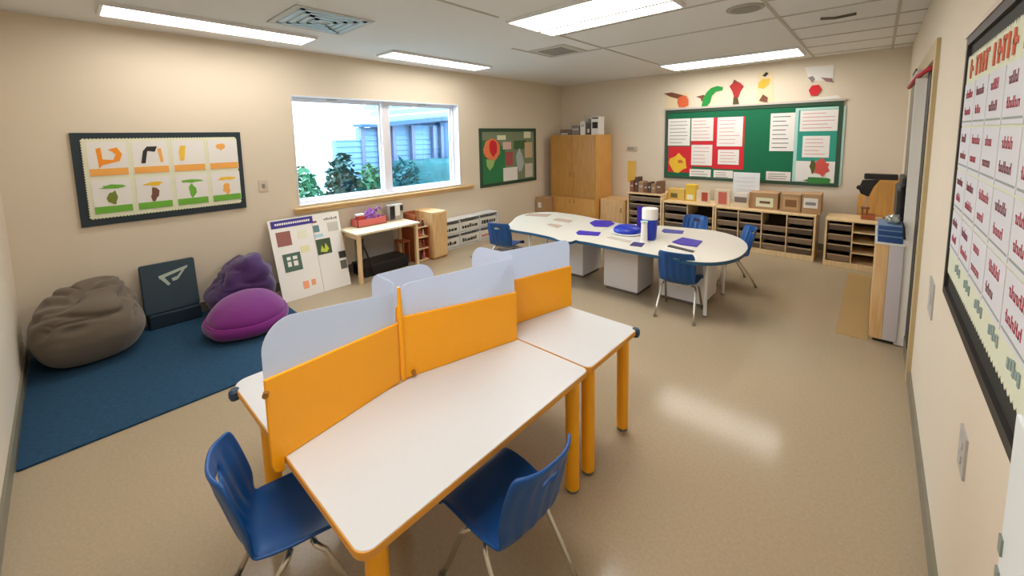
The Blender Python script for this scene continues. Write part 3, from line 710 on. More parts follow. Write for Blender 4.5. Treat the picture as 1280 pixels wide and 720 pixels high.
divider(t, (-1.468, .385), (-1.548, .935), .905, 1.09, .10, .02, drop=.555, zor=.875, ztr=1.02)
knob(t, -1.466, .388, .86)
t = thing('desk_divider', 'orange divider with frosted top, middle one of the near table row', 'desk divider', (-1.47, 1.26, ZT), group='orange desk dividers')
divider(t, J, (-1.392, 1.562), .895, 1.042, .05, .03, zor=.866, ztr=1.052)
d_ = Vector((-1.392+1.552, 1.562-.955, 0)).normalized()
obj('hinge_post', tube(B(), [(J[0]+.004, J[1], ZT+.001), (J[0]+.004, J[1], .90), (J[0]+.004, J[1], 1.035)], [.013, .013, .007], 10), M_orange, t, world=True)
knob(t, -1.532, 1.0, .625)
t = thing('desk_divider', 'orange divider with frosted top on the small far white table', 'desk divider', (-1.48, 1.88, ZT), group='orange desk dividers')
divider(t, (-1.543, 1.60), (-1.418, 2.125), .868, 1.045, .02, .05, zor=.862, ztr=1.035)
# the dividers that fold away from the camera, seen behind the first ones
t = thing('desk_divider', 'folded frosted divider standing behind the joint of the first two orange boards', 'desk divider', (-1.70, 1.05, ZT), group='orange desk dividers')
divider(t, (-1.572, .958), (-1.79, .965), .86, 1.052, .02, .07)
divider(t, (-1.79, .972), (-1.75, 1.31), .84, 1.03, .02, .10)
t = thing('desk_divider', 'frosted divider wing standing behind the far end of the middle orange board', 'desk divider', (-1.58, 1.59, ZT), group='orange desk dividers')
divider(t, (-1.42, 1.585), (-1.74, 1.575), .855, 1.065, .03, .09)

# ------------------------------------------------------------------ child's chairs
def chair_shell():
    prof = [(.185, .300), (.188, .318), (.170, .332), (.10, .334), (.02, .328), (-.06, .322), (-.115, .325), (-.150, .345), (-.168, .385),
            (-.178, .425), (-.188, .465), (-.197, .500), (-.206, .535), (-.213, .560), (-.219, .580), (-.226, .605), (-.234, .628), (-.240, .640)]
    half = [.165, .172, .178, .180, .178, .172, .165, .158, .160, .165, .168, .168, .166, .165, .163, .160, .152, .138]
    NU = 24; bm = B(); g = []
    for j, ((y, z), w) in enumerate(zip(prof, half)):
        row = []
        for i in range(NU+1):
            u = -1+2*i/NU; yy, zz = y, z
            if j <= 6: zz += .022*abs(u)**4 * min(1, j/3) - .008*(1-u*u)*(j > 1)
            k = max(0, min(1, (j-6)/3))
            if k: yy += k*(.040*abs(u)**3 - .012*(1-u*u))
            if 8 <= j <= 14 and abs(u) < .85: yy += .0045*math.cos(u*PI*5.5)   # moulded vertical ribs
            row.append(bm.verts.new((w*u, yy, zz)))
        g.append(row)
    for j in range(len(g)-1):
        for i in range(NU):
            if j == 13 and 9 <= i < 15: continue                    # hand slot
            bm.faces.new((g[j][i], g[j][i+1], g[j+1][i+1], g[j+1][i]))
    return bm
def make_chair():
    t = thing('classroom_chair', 'blue chair', 'chair', (0, 0, 0), 0, 'blue plastic chairs')
    s = obj('seat_shell', chair_shell(), M_blue, t, smooth=True)
    so = s.modifiers.new('solid', 'SOLIDIFY'); so.thickness = .013; so.offset = -1
    sb = s.modifiers.new('sub', 'SUBSURF'); sb.levels = 1; sb.render_levels = 1
    for sx in (-1, 1):
        for sy, top, foot in ((1, .04, .185), (-1, -.03, -.215)):
            path = [(sx*.115, top, .288), (sx*.14, top+sy*.01, .284), (sx*.150, top+sy*.035, .26), (sx*.162, foot-sy*.04, .09), (sx*.168, foot, .012)]
            l = obj('leg', tube(B(), path, .0105, 10), M_chrome, t, smooth=True)
            obj('glide', lathe(B(), [(.014, 0), (.016, .004), (.014, .022)], (sx*.168, foot, 0), 12), M_glide, l)
    bm = B(); tube(bm, [(-.12, .04, .285), (.12, .04, .285)], .008, 8); tube(bm, [(-.12, -.03, .285), (.12, -.03, .285)], .008, 8)
    obj('seat_support', bm, M_chrome, t)
    return t
proto = make_chair()
def head(dx, dy): return math.atan2(dy, dx) - PI/2
CH = [(-1.53, .47, head(.28, .96), 'blue chair at the near end of the white table, beside the overhanging divider'),
      (-.965, 1.0, head(-1, .05), 'blue chair with ribbed back pushed under the long near side of the white table'),
      (-1.31, 3.80, head(-.12, 1), 'blue chair with its back to the camera at the far oval table'),
      (-1.17, 4.98, head(-.85, -.5), 'blue chair at the right rounded end of the far oval table'),
      (-1.70, 5.18, head(-.15, -1), 'blue chair behind the far oval table, in front of the tray shelves'),
      (-3.46, 3.71, head(-.25, .97), 'blue chair at the far left end of the cream table, near the white rack')]
for i, (x, y, a, lab) in enumerate(CH):
    c = proto if i == 0 else copy_tree(proto)
    c.location = (x, y, 0); c.rotation_euler = (0, 0, a); c['label'] = lab

# ------------------------------------------------------------------ far tables
ZF = .58
def far_table(label, pts, legs):
    o = smooth_closed(pts, 5); cx = sum(p[0] for p in o)/len(o); cy = sum(p[1] for p in o)/len(o)
    t = thing('conference_table', label, 'table', (cx, cy, 0), group='cream topped tables with blue edges')
    obj('tabletop', prism(B(), [(cx+(x-cx)*.997, cy+(y-cy)*.995) for x, y in o], ZF-.02, ZF), M_lam2, t, world=True)
    obj('edge_band', prism(B(), o, ZF-.032, ZF-.003), M_bluedge, t, world=True)
    for x, y in legs:
        obj('leg', lathe(B(), [(.016, .012), (.016, ZF-.032)], (x, y, 0), 14), M_white, t, world=True)
        obj('foot', lathe(B(), [(.018, 0), (.02, .012)], (x, y, 0), 14), M_glide, t, world=True)
far_table('cream table with rounded right end and blue sheets on it', [(-2.29, 4.64), (-2.332, 4.625), (-2.336, 4.60), (-2.336, 4.4), (-2.336, 3.8), (-2.336, 3.62), (-2.332, 3.60), (-2.29, 3.59), (-2.2, 3.60), (-2.0, 3.595), (-1.66, 3.585), (-1.4, 3.59), (-1.13, 3.60), (-.95, 3.74), (-.86, 4.02), (-.885, 4.42), (-1.04, 4.74), (-1.29, 4.90), (-1.6, 4.875), (-2.0, 4.77)],
          [(-1.10, 3.86), (-1.12, 4.52), (-2.24, 4.4)])
far_table('cream table nearest the small green framed board, with papers on it', [(-2.38, 4.635), (-2.343, 4.62), (-2.339, 4.60), (-2.339, 4.4), (-2.339, 3.75), (-2.339, 3.54), (-2.343, 3.515), (-2.38, 3.49), (-2.47, 3.485), (-2.62, 3.54), (-2.9, 3.56), (-3.2, 3.545), (-3.36, 3.62), (-3.50, 3.86), (-3.68, 4.2), (-3.68, 4.5), (-3.5, 4.73), (-3.2, 4.77), (-2.88, 4.74), (-2.6, 4.66)],
          [(-3.02, 3.66), (-2.62, 3.66), (-3.4, 4.5), (-2.5, 4.5)])
def pedestal(label, x0, x1, y0, y1, rz=0):
    t = thing('storage_pedestal', label, 'cabinet', ((x0+x1)/2, (y0+y1)/2, 0), group='white pedestals under the cream tables')
    obj('body', box(B(), x0, x1, y0, y1, .035, ZF-.034), M_ped, t, world=True, bevel=.006)
    obj('plinth', box(B(), x0+.02, x1-.02, y0+.02, y1-.02, 0, .035), mat('dark_plinth', (110, 100, 92), .7), t, world=True)
pedestal('white pedestal cabinet under the left cream table, seen past the divider', -2.92, -2.50, 4.0, 4.42)
pedestal('white pedestal cabinet under the middle of the cream tables', -2.17, -1.775, 3.90, 4.30)
pedestal('white pedestal cabinet under the rounded right end, behind the blue chair', -1.60, -1.165, 4.02, 4.46)
single('floor_patch', box(B(), -4.2, -2.95, 3.75, 4.6, 0, .006), M_patch_g, 'dark grey flat patch on the floor under the left cream table', 'mat', (-3.6, 4.2, 0))  # thin dark grey slab on the floor below the left table

# things on the far tables
def sheet(name, label, cat, px, m, th=.004, group=None, zz=ZF):
    pts = [at(a, b, 2, zz) for a, b in px]; c = sum((Vector(p) for p in pts), Vector())/len(pts)
    return single(name, prism(B(), [(p.x, p.y) for p in pts], zz+.0005, zz+.0005+th), m, label, cat, (c.x, c.y, zz), group)
M_dkb = mat('dark_violet_sheet', (62, 50, 110), .6)
g = 'blue and violet sheets on the cream tables'
sheet('folder', 'violet folder with cut corners in the middle of the cream table', 'folder', [(737, 279), (744, 275.5), (763, 276.5), (768.5, 280), (760, 284), (743, 283.5)], M_purp, .006, g)
sheet('folder', 'violet folder on the near edge of the table, left of the blue bowl', 'folder', [(720, 291), (724, 288.5), (751, 291), (748, 295), (722, 293.5)], M_purp, .006, g)
sheet('paper_strip', 'long pale paper strip along the near edge of the table beside the violet folder', 'paper', [(758, 297), (764, 295.5), (775, 298.5), (790, 301), (787, 304)], mat('dull_strip', (188, 178, 160), .7), .003)
sheet('folder', 'narrow violet folder right of the blue canister', 'folder', [(827, 289), (830, 286.5), (855, 289), (853, 292.5), (830, 291)], mat('indigo_sheet', (66, 66, 150), .6), .006, g)
sheet('folder', 'large violet folder in front of the chair with its back to the camera', 'folder', [(840, 303), (853, 297.5), (878, 302), (871, 309), (850, 306)], M_purp, .008, g)
sheet('folder', 'small dark violet folder in front of the blue bowl', 'folder', [(787, 307), (792, 303), (806, 304.5), (802, 309)], M_dkb, .006, g)
sheet('paper_strip', 'white paper strip with dark rim between violet folder and blue chair', 'paper', [(829, 309.5), (838, 305), (870, 313), (866, 317)], M_paper, .003)
sheet('ruler', 'dark narrow strip lying beside the large violet folder', 'ruler', [(834, 308.5), (837, 306.5), (868, 314), (866, 316)], M_dark, .006, zz=ZF+.004)
M_brp = mat('brown_paper_sheet', (176, 152, 134), .8)
sheet('paper_sheet', 'brown paper sheet on the left cream table, nearer the blue sheets', 'paper', [(691, 275), (697, 273), (716, 275.5), (711, 278.5)], M_brp, .003, 'brown papers on the left cream table')
sheet('paper_sheet', 'brown paper sheet on the left cream table, closest to the divider', 'paper', [(684, 281), (688, 279.5), (703, 282), (697, 285)], M_brp, .003, 'brown papers on the left cream table')
sheet('paper_sheet', 'brown paper sheet at the far left corner of the left cream table', 'paper', [(655, 269.5), (662, 267), (690, 268), (684, 271)], M_brp, .003, 'brown papers on the left cream table')
c = at(784, 291, 2, ZF)
t = thing('bowl', 'round royal blue bowl on a white tray in the middle of the cream tables', 'bowl', (c.x, c.y, ZF))
obj('tray', lathe(B(), [(.17, .001), (.19, .014)], (c.x, c.y, ZF), 28), M_paper, t, world=True)
obj('dome', lathe(B(), [(.15, .014), (.155, .03), (.145, .055), (.11, .08), (.06, .092), (.02, .095)], (c.x, c.y, ZF), 28), M_roy, t, world=True, smooth=True)
c = at(812, 299, 2, ZF)
t = thing('canister', 'tall royal blue canister with white top on the cream table', 'canister', (c.x, c.y, ZF))
obj('body', lathe(B(), [(.058, .001), (.066, .02), (.080, .22)], (c.x, c.y, ZF), 24), M_roy, t, world=True)
obj('top', lathe(B(), [(.082, .22), (.082, .33), (.078, .335)], (c.x, c.y, ZF), 24), M_paper, t, world=True)
c = at(805, 303, 2, ZF)
t = thing('cup', 'narrow white cup in front of the blue canister', 'cup', (c.x, c.y, ZF))
obj('body', lathe(B(), [(.045, .001), (.034, .02), (.030, .2), (.036, .22)], (c.x, c.y, ZF), 20), M_paper, t, world=True)
obj('rim', lathe(B(), [(.037, .216), (.037, .222)], (c.x, c.y, ZF), 20), M_paleteal, t, world=True)
c = at(800, 288, 2, ZF)
t = thing('bookmark_card', 'upright violet card standing beside the blue canister', 'card', (c.x, c.y, ZF), .5)
obj('card', box(B(), -.035, .035, -.004, .004, .001, .28), M_purp, t)
obj('foot', box(B(), -.04, .04, -.03, .03, 0, .006), M_purp, t)

# ------------------------------------------------------------------ rug corner
rug = prism(B(), rrect(-4.90, -3.235, -.30, 1.42, .02), 0, .012)
single('rug', rug, M_rug, 'blue rug on the floor in the left corner', 'rug', (-4.05, .6, 0))

def beanbag(label, name, c, rx, ry, h, mats, seed, topfn, folds, seam=None, rz=0):
    t = thing(name, label, 'beanbag', (c[0], c[1], .012), rz, 'beanbags on the blue rug')
    N, Mr = 72, 44; bm = B(); g = []
    for j in range(Mr+1):
        v = j/Mr; row = []
        for i in range(N):
            u = 2*PI*i/N
            phi = v*PI
            # superellipse side profile, flat underside
            sn = math.sin(phi)**.5; cz = -math.cos(phi); cz = math.copysign(abs(cz)**.85, cz)
            ex = 2.6; cu, su = math.cos(u), math.sin(u); rr = (abs(cu)**ex+abs(su)**ex)**(-1/ex)
            x, y = rx*sn*rr*cu, ry*sn*rr*su
            z = h*(.5+.5*cz)
            belly = 1+.03*math.exp(-((z/h-.3)/.25)**2) - .10*max(0, z/h-.5)
            x *= belly; y *= belly
            z = topfn(x/rx, y/ry, z, h)
            p = Vector((x, y, z)); k = folds*max(.12, min(1, (z/h-.1)*1.6)) if j not in (0,) else 0
            n1 = noise.noise(Vector((x*3.2+seed, y*3.2, z*7))) ; n2 = abs(noise.noise(Vector((x*5+seed*2, y*5, z*12))))
            d = Vector((x, y, z-h*.4)).normalized()
            fold = (1-abs(noise.noise(Vector((x*2.2+seed, y*2.6+seed, z*9+n1*2)))))**6
            p += d*(n1*.03*k - .05*fold*max(0, min(1, (z/h-.38)*5))*min(1, folds))
            p.z = max(0.0, p.z)
            row.append(bm.verts.new(p))
        g.append(row)
    for j in range(Mr):
        for i in range(N): bm.faces.new((g[j][i], g[j][(i+1)%N], g[j+1][(i+1)%N], g[j+1][i]))
    bmesh.ops.remove_doubles(bm, verts=bm.verts, dist=1e-5)
    o = obj('bag', bm, mats[0], t, smooth=True); s = o.modifiers.new('sub', 'SUBSURF'); s.levels = 1; s.render_levels = 1
    return t
tg = beanbag('grey brown beanbag in the left corner on the blue rug', 'beanbag', (-4.57, .045), .31, .315, .60, (M_grey,), 3.1,
        lambda a, b, z, h: z - .22*max(0, z/h-.45)*max(0, a+.25) - .05*max(0, z/h-.45)*max(0, abs(b-.1)-.3), 1.1)
beanbag('dark purple slumped beanbag against the wall behind the magenta one', 'beanbag', (-4.64, 1.09), .25, .29, .575, (M_dpurple,), 8.3,
        lambda a, b, z, h: z - .34*max(0, z/h-.3)*max(0, -b+.15) - .1*max(0, z/h-.5)*max(0, a), 1.3)
def magenta():
    t = thing('beanbag', 'bright magenta beanbag in front of the dark purple one', 'beanbag', (-4.12, 1.0, .012), 0, 'beanbags on the blue rug')
    N = 64; prof = [(0, .0), (.20, .0), (.285, .02), (.328, .06), (.338, .10), (.330, .135), (.312, .150), (.300, .152), (.302, .17), (.29, .20), (.25, .245), (.19, .28), (.10, .30), (0, .305)]
    bm = B(); g = []
    for r, z in prof:
        row = []
        for i in range(N):
            u = 2*PI*i/N; k = 1+.05*noise.noise(Vector((math.cos(u)*2, math.sin(u)*2, z*5)))
            lift = (.06*math.cos(u-.9*PI))*z/.345*min(1, r/.25)                     # higher toward the wall
            row.append(bm.verts.new((math.cos(u)*r*k*.93, math.sin(u)*r*k*.98, max(0, z+lift*(z > 0)))))
        g.append(row)
    for j in range(len(g)-1):
        for i in range(N): bm.faces.new((g[j][i], g[j][(i+1)%N], g[j+1][(i+1)%N], g[j+1][i]))
    bmesh.ops.remove_doubles(bm, verts=bm.verts, dist=1e-5)
    o = obj('bag', bm, M_purple, t, smooth=True); s = o.modifiers.new('sub', 'SUBSURF'); s.levels = 1; s.render_levels = 2
    path = []
    for i in range(N+1):
        u = 2*PI*i/N; k = 1+.05*noise.noise(Vector((math.cos(u)*2, math.sin(u)*2, .150*5)))
        path.append((math.cos(u)*.312*k*.93, math.sin(u)*.312*k*.98, .152+.06*math.cos(u-.9*PI)*.152/.345))
    obj('seam', tube(B(), path, .005, 6, False), mat('seam_magenta', (150, 44, 150), .8), t, smooth=True)
magenta()
# dark floor seat
t = thing('floor_chair', 'dark teal folding floor seat with a white emblem, between the grey and purple beanbags', 'floor seat', (-4.86, .58, .012))
y0s, y1s = .405, .785
bm = B(); prism(bm, rrect(y0s, y1s, .0, .13, .02), 0, .17, Matrix(((0,0,1,xL+.015),(1,0,0,0),(0,1,0,.012),(0,0,0,1)))); obj('seat_cushion', bm, M_navy2, t, world=True, bevel=.01)
A = Matrix.Translation((xL+.15, 0, .145)) @ Matrix.Rotation(math.radians(-11), 4, 'Y')
bm = B(); prism(bm, rrect(y0s-.02, y1s, .0, .45, .02), -.05, .0, A @ Matrix(((0,0,1,0),(1,0,0,0),(0,1,0,0),(0,0,0,1)))); obj('back_cushion', bm, M_navy, t, world=True, bevel=.008)
A2 = A @ Matrix(((0,0,1,0),(1,0,0,0),(0,1,0,0),(0,0,0,1)))
bm = B()
def lg(pts): prism(bm, [(y0s+.02+(y1s-y0s)*a, b) for a, b in pts], .001, .004, A2)
lg([(.22, .33), (.80, .385), (.78, .36), (.24, .30)]); lg([(.80, .385), (.58, .27), (.54, .285), (.72, .365)]); lg([(.24, .31), (.38, .23), (.43, .24), (.33, .31)]); lg([(.46, .29), (.58, .30), (.56, .265), (.48, .262)])
obj('emblem', bm, mat('emblem_white', (176, 188, 176), .7), t, world=True)

# ------------------------------------------------------------------ under the window
t = thing('craft_table', 'small pale wooden table under the window holding the pink box', 'table', (-4.6, 2.62, 0))
tx0, tx1, ty0, ty1, tz = -4.86, -4.39, 2.20, 3.07, .60
obj('tabletop', box(B(), tx0, tx1, ty0, ty1, tz-.025, tz), W_pale, t, world=True, bevel=.004)
for lx, ly in ((tx1-.04, ty0+.04), (tx1-.04, ty1-.04), (tx0+.04, ty0+.04), (tx0+.04, ty1-.04)):
    obj('leg', box(B(), lx-.02, lx+.02, ly-.02, ly+.02, 0, tz-.025), W_maple, t, world=True)
bm = B(); box(bm, tx0+.06, tx1-.06, ty0+.03, ty0+.05, tz-.08, tz-.025); box(bm, tx0+.03, tx0+.05, ty0+.06, ty1-.06, tz-.08, tz-.025); box(bm, tx0+.06, tx1-.06, ty1-.05, ty1-.03, tz-.08, tz-.025)
obj('apron', bm, W_maple, t, world=True)
c = at(461, 277, 2, tz)
t = thing('toy_box', 'pink open box of lilac toys on the pale table under the window', 'box', (-4.77, 2.58, tz))
obj('box_body', (lambda bm: (box(bm, -.12, .06, -.20, .20, .001, .008), box(bm, .052, .06, -.20, .20, .001, .09), box(bm, -.12, -.112, -.20, .20, .001, .09), box(bm, -.12, .06, -.20, -.192, .001, .09), box(bm, -.12, .06, .192, .20, .001, .09))[0])(B()), M_pink, t)
rnd = random.Random(9); bm = B()
for k in range(26):
    x, y, z = rnd.uniform(-.09, .03), rnd.uniform(-.03, .16), .002+rnd.uniform(0, .16)
    tube(bm, [(x, y-.03, z), (x+rnd.uniform(-.02, .02), y, z+.035), (x, y+.03, z)], .012, 6)
bm.transform(Matrix.Translation((-4.77, 2.58, tz+.012)))
single('toy_rings', bm, M_lilac, 'heap of lilac plastic rings in the pink box', 'toys', (-4.77, 2.58, tz+.012))['kind'] = 'stuff'
bm = B(); box(bm, -.05, .03, -.03, .03, .0, .06)
t = thing('red_toy', 'red toy block leaning in the left side of the pink box', 'toy', (-4.78, 2.455, tz+.009))
obj('block', box(B(), -.03, .03, -.05, .05, 0, .13), mat('toy_red', (196, 70, 66), .6), t, bevel=.01); obj('cap', box(B(), -.03, .03, -.06, .04, .13, .15), M_paper, t); bm.free()
c = at(512, 274, 2, tz)
t = thing('radio', 'black and white portable player on the right end of the pale table', 'radio', (-4.80, 2.955, tz))
obj('casing', box(B(), -.05, .05, -.105, .105, .001, .21), mat('warm_grey', (170, 160, 150), .5), t, bevel=.01)
obj('speaker_panel', box(B(), .05, .056, -.098, -.03, .02, .19), M_black, t)
obj('dial_panel', box(B(), .05, .056, .05, .098, .12, .19), M_dark, t)
obj('label_sheet', box(B(), .05, .055, -.02, .05, .06, .2), M_paper, t)
# narrow toy shelf
t = thing('toy_shelf', 'narrow open wooden toy shelf beside the pale table', 'shelf', (-4.7, 3.23, 0))
bm = B(); sx0, sx1, sy0, sy1 = -4.90, -4.56, 3.11, 3.335
box(bm, sx0, sx1, sy0, sy0+.015, 0, .66); box(bm, sx0, sx0+.015, sy0, sy1, 0, .66); box(bm, sx0, sx1, sy1-.02, sy1, 0, .48)
obj('frame', bm, M_brown, t, world=True)
for z in (.01, .17, .33, .47): obj('shelf_board', box(B(), sx0+.015, sx1, sy0+.015, sy1-.02, z, z+.014), W_maple, t, world=True)
rnd = random.Random(5); n = 0
tm = [mat('bead_red', (150, 60, 50), .5), mat('bead_dark', (70, 54, 50), .5), M_pink, mat('bead_cream', (220, 200, 170), .5), mat('bead_brown', (150, 110, 80), .5)]
for z in (.024, .184, .344, .484):
    for k in range(3):
        y = sy0+.045+.055*k; s = rnd.uniform(.020, .025); hh = rnd.uniform(.08, .125)
        pos = [('bottom', 'second lowest', 'third', 'top')[(.024, .184, .344, .484).index(z)], ('left', 'middle', 'right')[k]]
        tt = thing('stacking_toy', 'small stacking toy on the %s board of the narrow toy shelf, %s one' % tuple(pos), 'toy', (sx1-.05, y, z), group='small toys on the narrow shelf')
        bm = B(); lathe(bm, [(s, .0005), (s, hh*.3), (s*.7, hh*.34), (s*.9, hh*.6), (s*.5, hh*.66), (s*.6, hh)], n=14); obj('rings', bm, tm[n % 5], tt)
        obj('knob', lathe(B(), [(s*.4, hh), (s*.5, hh+.008), (s*.2, hh+.016)], n=12), tm[(n+2) % 5], tt); n += 1
t = thing('wooden_cabinet', 'light wooden cabinet under the window sill, right of the toy shelf', 'cabinet', (-4.7, 3.47, 0))
obj('carcass', box(B(), -4.92, -4.50, 3.345, 3.60, .02, .665), W_birch, t, world=True, bevel=.004)
obj('door', box(B(), -4.50, -4.485, 3.352, 3.593, .03, .655), W_birch, t, world=True, bevel=.003)
obj('plinth', box(B(), -4.9, -4.51, 3.355, 3.59, 0, .02), W_cab, t, world=True)
# rack of white bins with printed fronts along the wall
t = thing('low_rack', 'low white rack with printed fronts on the wall side left of the tall cupboard', 'rack', (-4.85, 4.3, 0))
bm = B(); box(bm, xL+.015, xL+.03, 3.63, 4.87, .0, .44)
for y in (3.63, 4.03, 4.45, 4.855): box(bm, xL+.03, xL+.22, y, y+.015, 0, .44)
for z in (0, .21, .425): box(bm, xL+.03, xL+.22, 3.645, 4.855, z, z+.012)
obj('frame', bm, M_white, t, world=True)
for k, (y0_, y1_) in enumerate(((3.65, 4.02), (4.05, 4.44), (4.47, 4.84))):
    for z in (.015, .225):
        obj('bin_front', box(B(), xL+.20, xL+.215, y0_, y1_, z+.01, z+.15), mat('bin_white', (222, 218, 206), .6), t, world=True)
        bm = B(); rr = random.Random(k*7+int(z*100)); yy = y0_+.03
        while yy < y1_-.06:
            w_ = rr.uniform(.02, .05); box(bm, xL+.215, xL+.218, yy, yy+w_, z+.05, z+.05+rr.uniform(.03, .06)); yy += w_+.012
        obj('printed_words', bm, M_blackink if not (k == 2 and z < .1) else M_pink, t, world=True)
# under the pale table
t = thing('storage_bin', 'black storage bin on the floor under the pale table', 'bin', (-4.7, 2.62, 0))
obj('bin_body', box(B(), -4.86, -4.56, 2.36, 2.98, 0, .13), M_black, t, world=True, bevel=.01); obj('rim', box(B(), -4.87, -4.55, 2.35, 2.99, .13, .145), M_dark, t, world=True)
single('grey_panel', box(B(), xL+.016, xL+.04, 2.45, 2.98, 0.0, .50), mat('grey_board', (166, 162, 156), .6), 'plain grey panel leaning on the wall under the pale table', 'panel', (xL+.03, 2.7, 0))
t = thing('folding_stand', 'black folding stand stored under the left half of the pale table', 'stand', (-4.6, 2.42, 0))
for (p, q) in (((-4.62, 2.30, .55), (-4.66, 2.345, .0)), ((-4.53, 2.30, .55), (-4.52, 2.48, 0)), ((-4.53, 2.345, .5), (-4.52, 2.28, .0))):
    obj('leg', tube(B(), [p, q], .012, 8), M_black, t, world=True)
obj('crossbar', tube(B(), [(-4.62, 2.30, .50), (-4.53, 2.30, .50)], .01, 8), M_black, t, world=True)
t = thing('wooden_stool', 'red brown wooden stool between the pale table and toy shelf', 'stool', (-4.8, 3.0, 0))
obj('seat', box(B(), -4.86, -4.66, 2.97, 3.09,   .29, .31), M_brown, t, world=True)
for x in (-4.85, -4.69):
    for y in (2.975, 3.065): obj('leg', box(B(), x, x+.02, y, y+.02, 0, .29), M_brown, t, world=True)

# ------------------------------------------------------------------ tall cupboard
cx0, cx1, cy0, cy1, cz1 = -4.78, -3.77, 6.47, 7.06, 1.69
t = thing('tall_cupboard', 'tall brown wooden cupboard in the far left corner', 'cupboard', ((cx0+cx1)/2, (cy0+cy1)/2, 0))
obj('carcass', box(B(), cx0, cx1, cy0, cy1, .0, cz1), W_cab2, t, world=True, bevel=.004)
xm_ = (cx0+cx1)/2-.0
for a, b in ((cx0+.01, xm_-.003), (xm_+.003, cx1-.01)):
    obj('upper_door', box(B(), a, b, cy0-.018, cy0-.001, .52, cz1-.015), W_cab, t, world=True, bevel=.003)
    d = obj('lower_door', box(B(), a, b, cy0-.018, cy0-.001, .04, .505), W_cab2, t, world=True, bevel=.003)
for x in (xm_-.05, xm_+.05):
    for z in (.9, .4): obj('handle', box(B(), x-.008, x+.008, cy0-.035, cy0-.018, z, z+.08), W_cab, t, world=True)
t = thing('low_cupboard', 'low pale wooden cupboard between the tall cupboard and the tray shelves', 'cupboard', (-3.5, 6.8, 0))
obj('carcass', box(B(), -3.755, -3.26, 6.60, 7.06, 0, .52), W_birch, t, world=True, bevel=.004); obj('door', box(B(), -3.74, -3.28, 6.585, 6.599, .03, .50), W_birch, t, world=True, bevel=.003); obj('handle', box(B(), -3.34, -3.32, 6.57, 6.585, .3, .38), W_cab, t, world=True)
def topbox(name, label, cat, x0, x1, z, m, deps, y=6.62, yd=.2, group='things on top of the tall cupboard'):
    t = thing(name, label, cat, ((x0+x1)/2, y+yd/2, cz1), group=group)
    obj('body', box(B(), x0, x1, y, y+yd, cz1+.001, z), m, t, world=True, bevel=.004)
    for nm, mm, q in deps:
        u0, v0, u1, v1 = q; obj(nm, box(B(), x0+(x1-x0)*u0, x0+(x1-x0)*u1, y-.003, y, cz1+(z-cz1)*v0, cz1+(z-cz1)*v1), mm, t, world=True)
topbox('carton', 'flat dark carton leftmost on top of the tall cupboard', 'box', -4.66, -4.40, 1.80, mat('taupe', (120, 108, 98), .7), [('label_sheet', M_paper, (.1, .1, .7, .35))])
topbox('carton', 'low grey carton second from the left on top of the tall cupboard', 'box', -4.39, -4.22, 1.87, mat('mid_grey', (134, 126, 120), .7), [('label_sheet', M_sign, (.1, .5, .9, .7))])
topbox('carton', 'tall pale carton with grey top behind the white file', 'box', -4.25, -4.05, 2.02, mat('pale_box', (196, 190, 176), .7), [('label_sheet', M_ink, (.5, .6, .9, .9))], y=6.83)
topbox('file_box', 'narrow bright white file standing on the tall cupboard', 'file', -4.20, -4.09, 1.94, M_paper, [('label_sheet', M_sign, (.2, .6, .8, .8))])
topbox('carton', 'dark carton between white file and large printed carton', 'box', -4.07, -3.97, 1.91, mat('dark_taupe', (90, 84, 80), .7), [('label_sheet', M_paper, (.3, .2, .7, .5))])
topbox('carton', 'large white carton with black print rightmost on the tall cupboard', 'box', -3.96, -3.80, 2.02, M_paper, [('print', M_blackink, (.15, .35, .85, .7)), ('print', M_blackink, (.1, .88, .9, .95))])
t = thing('wooden_box', 'small brown box on the floor left of the tall cupboard', 'box', (-4.85, 6.3, 0))
obj('body', box(B(), -4.92, -4.70, 6.15, 6.42, 0, .5), M_brownbox, t, world=True, bevel=.005); obj('label', box(B(), -4.86, -4.78, 6.146, 6.15, .3, .4), M_paper, t, world=True)

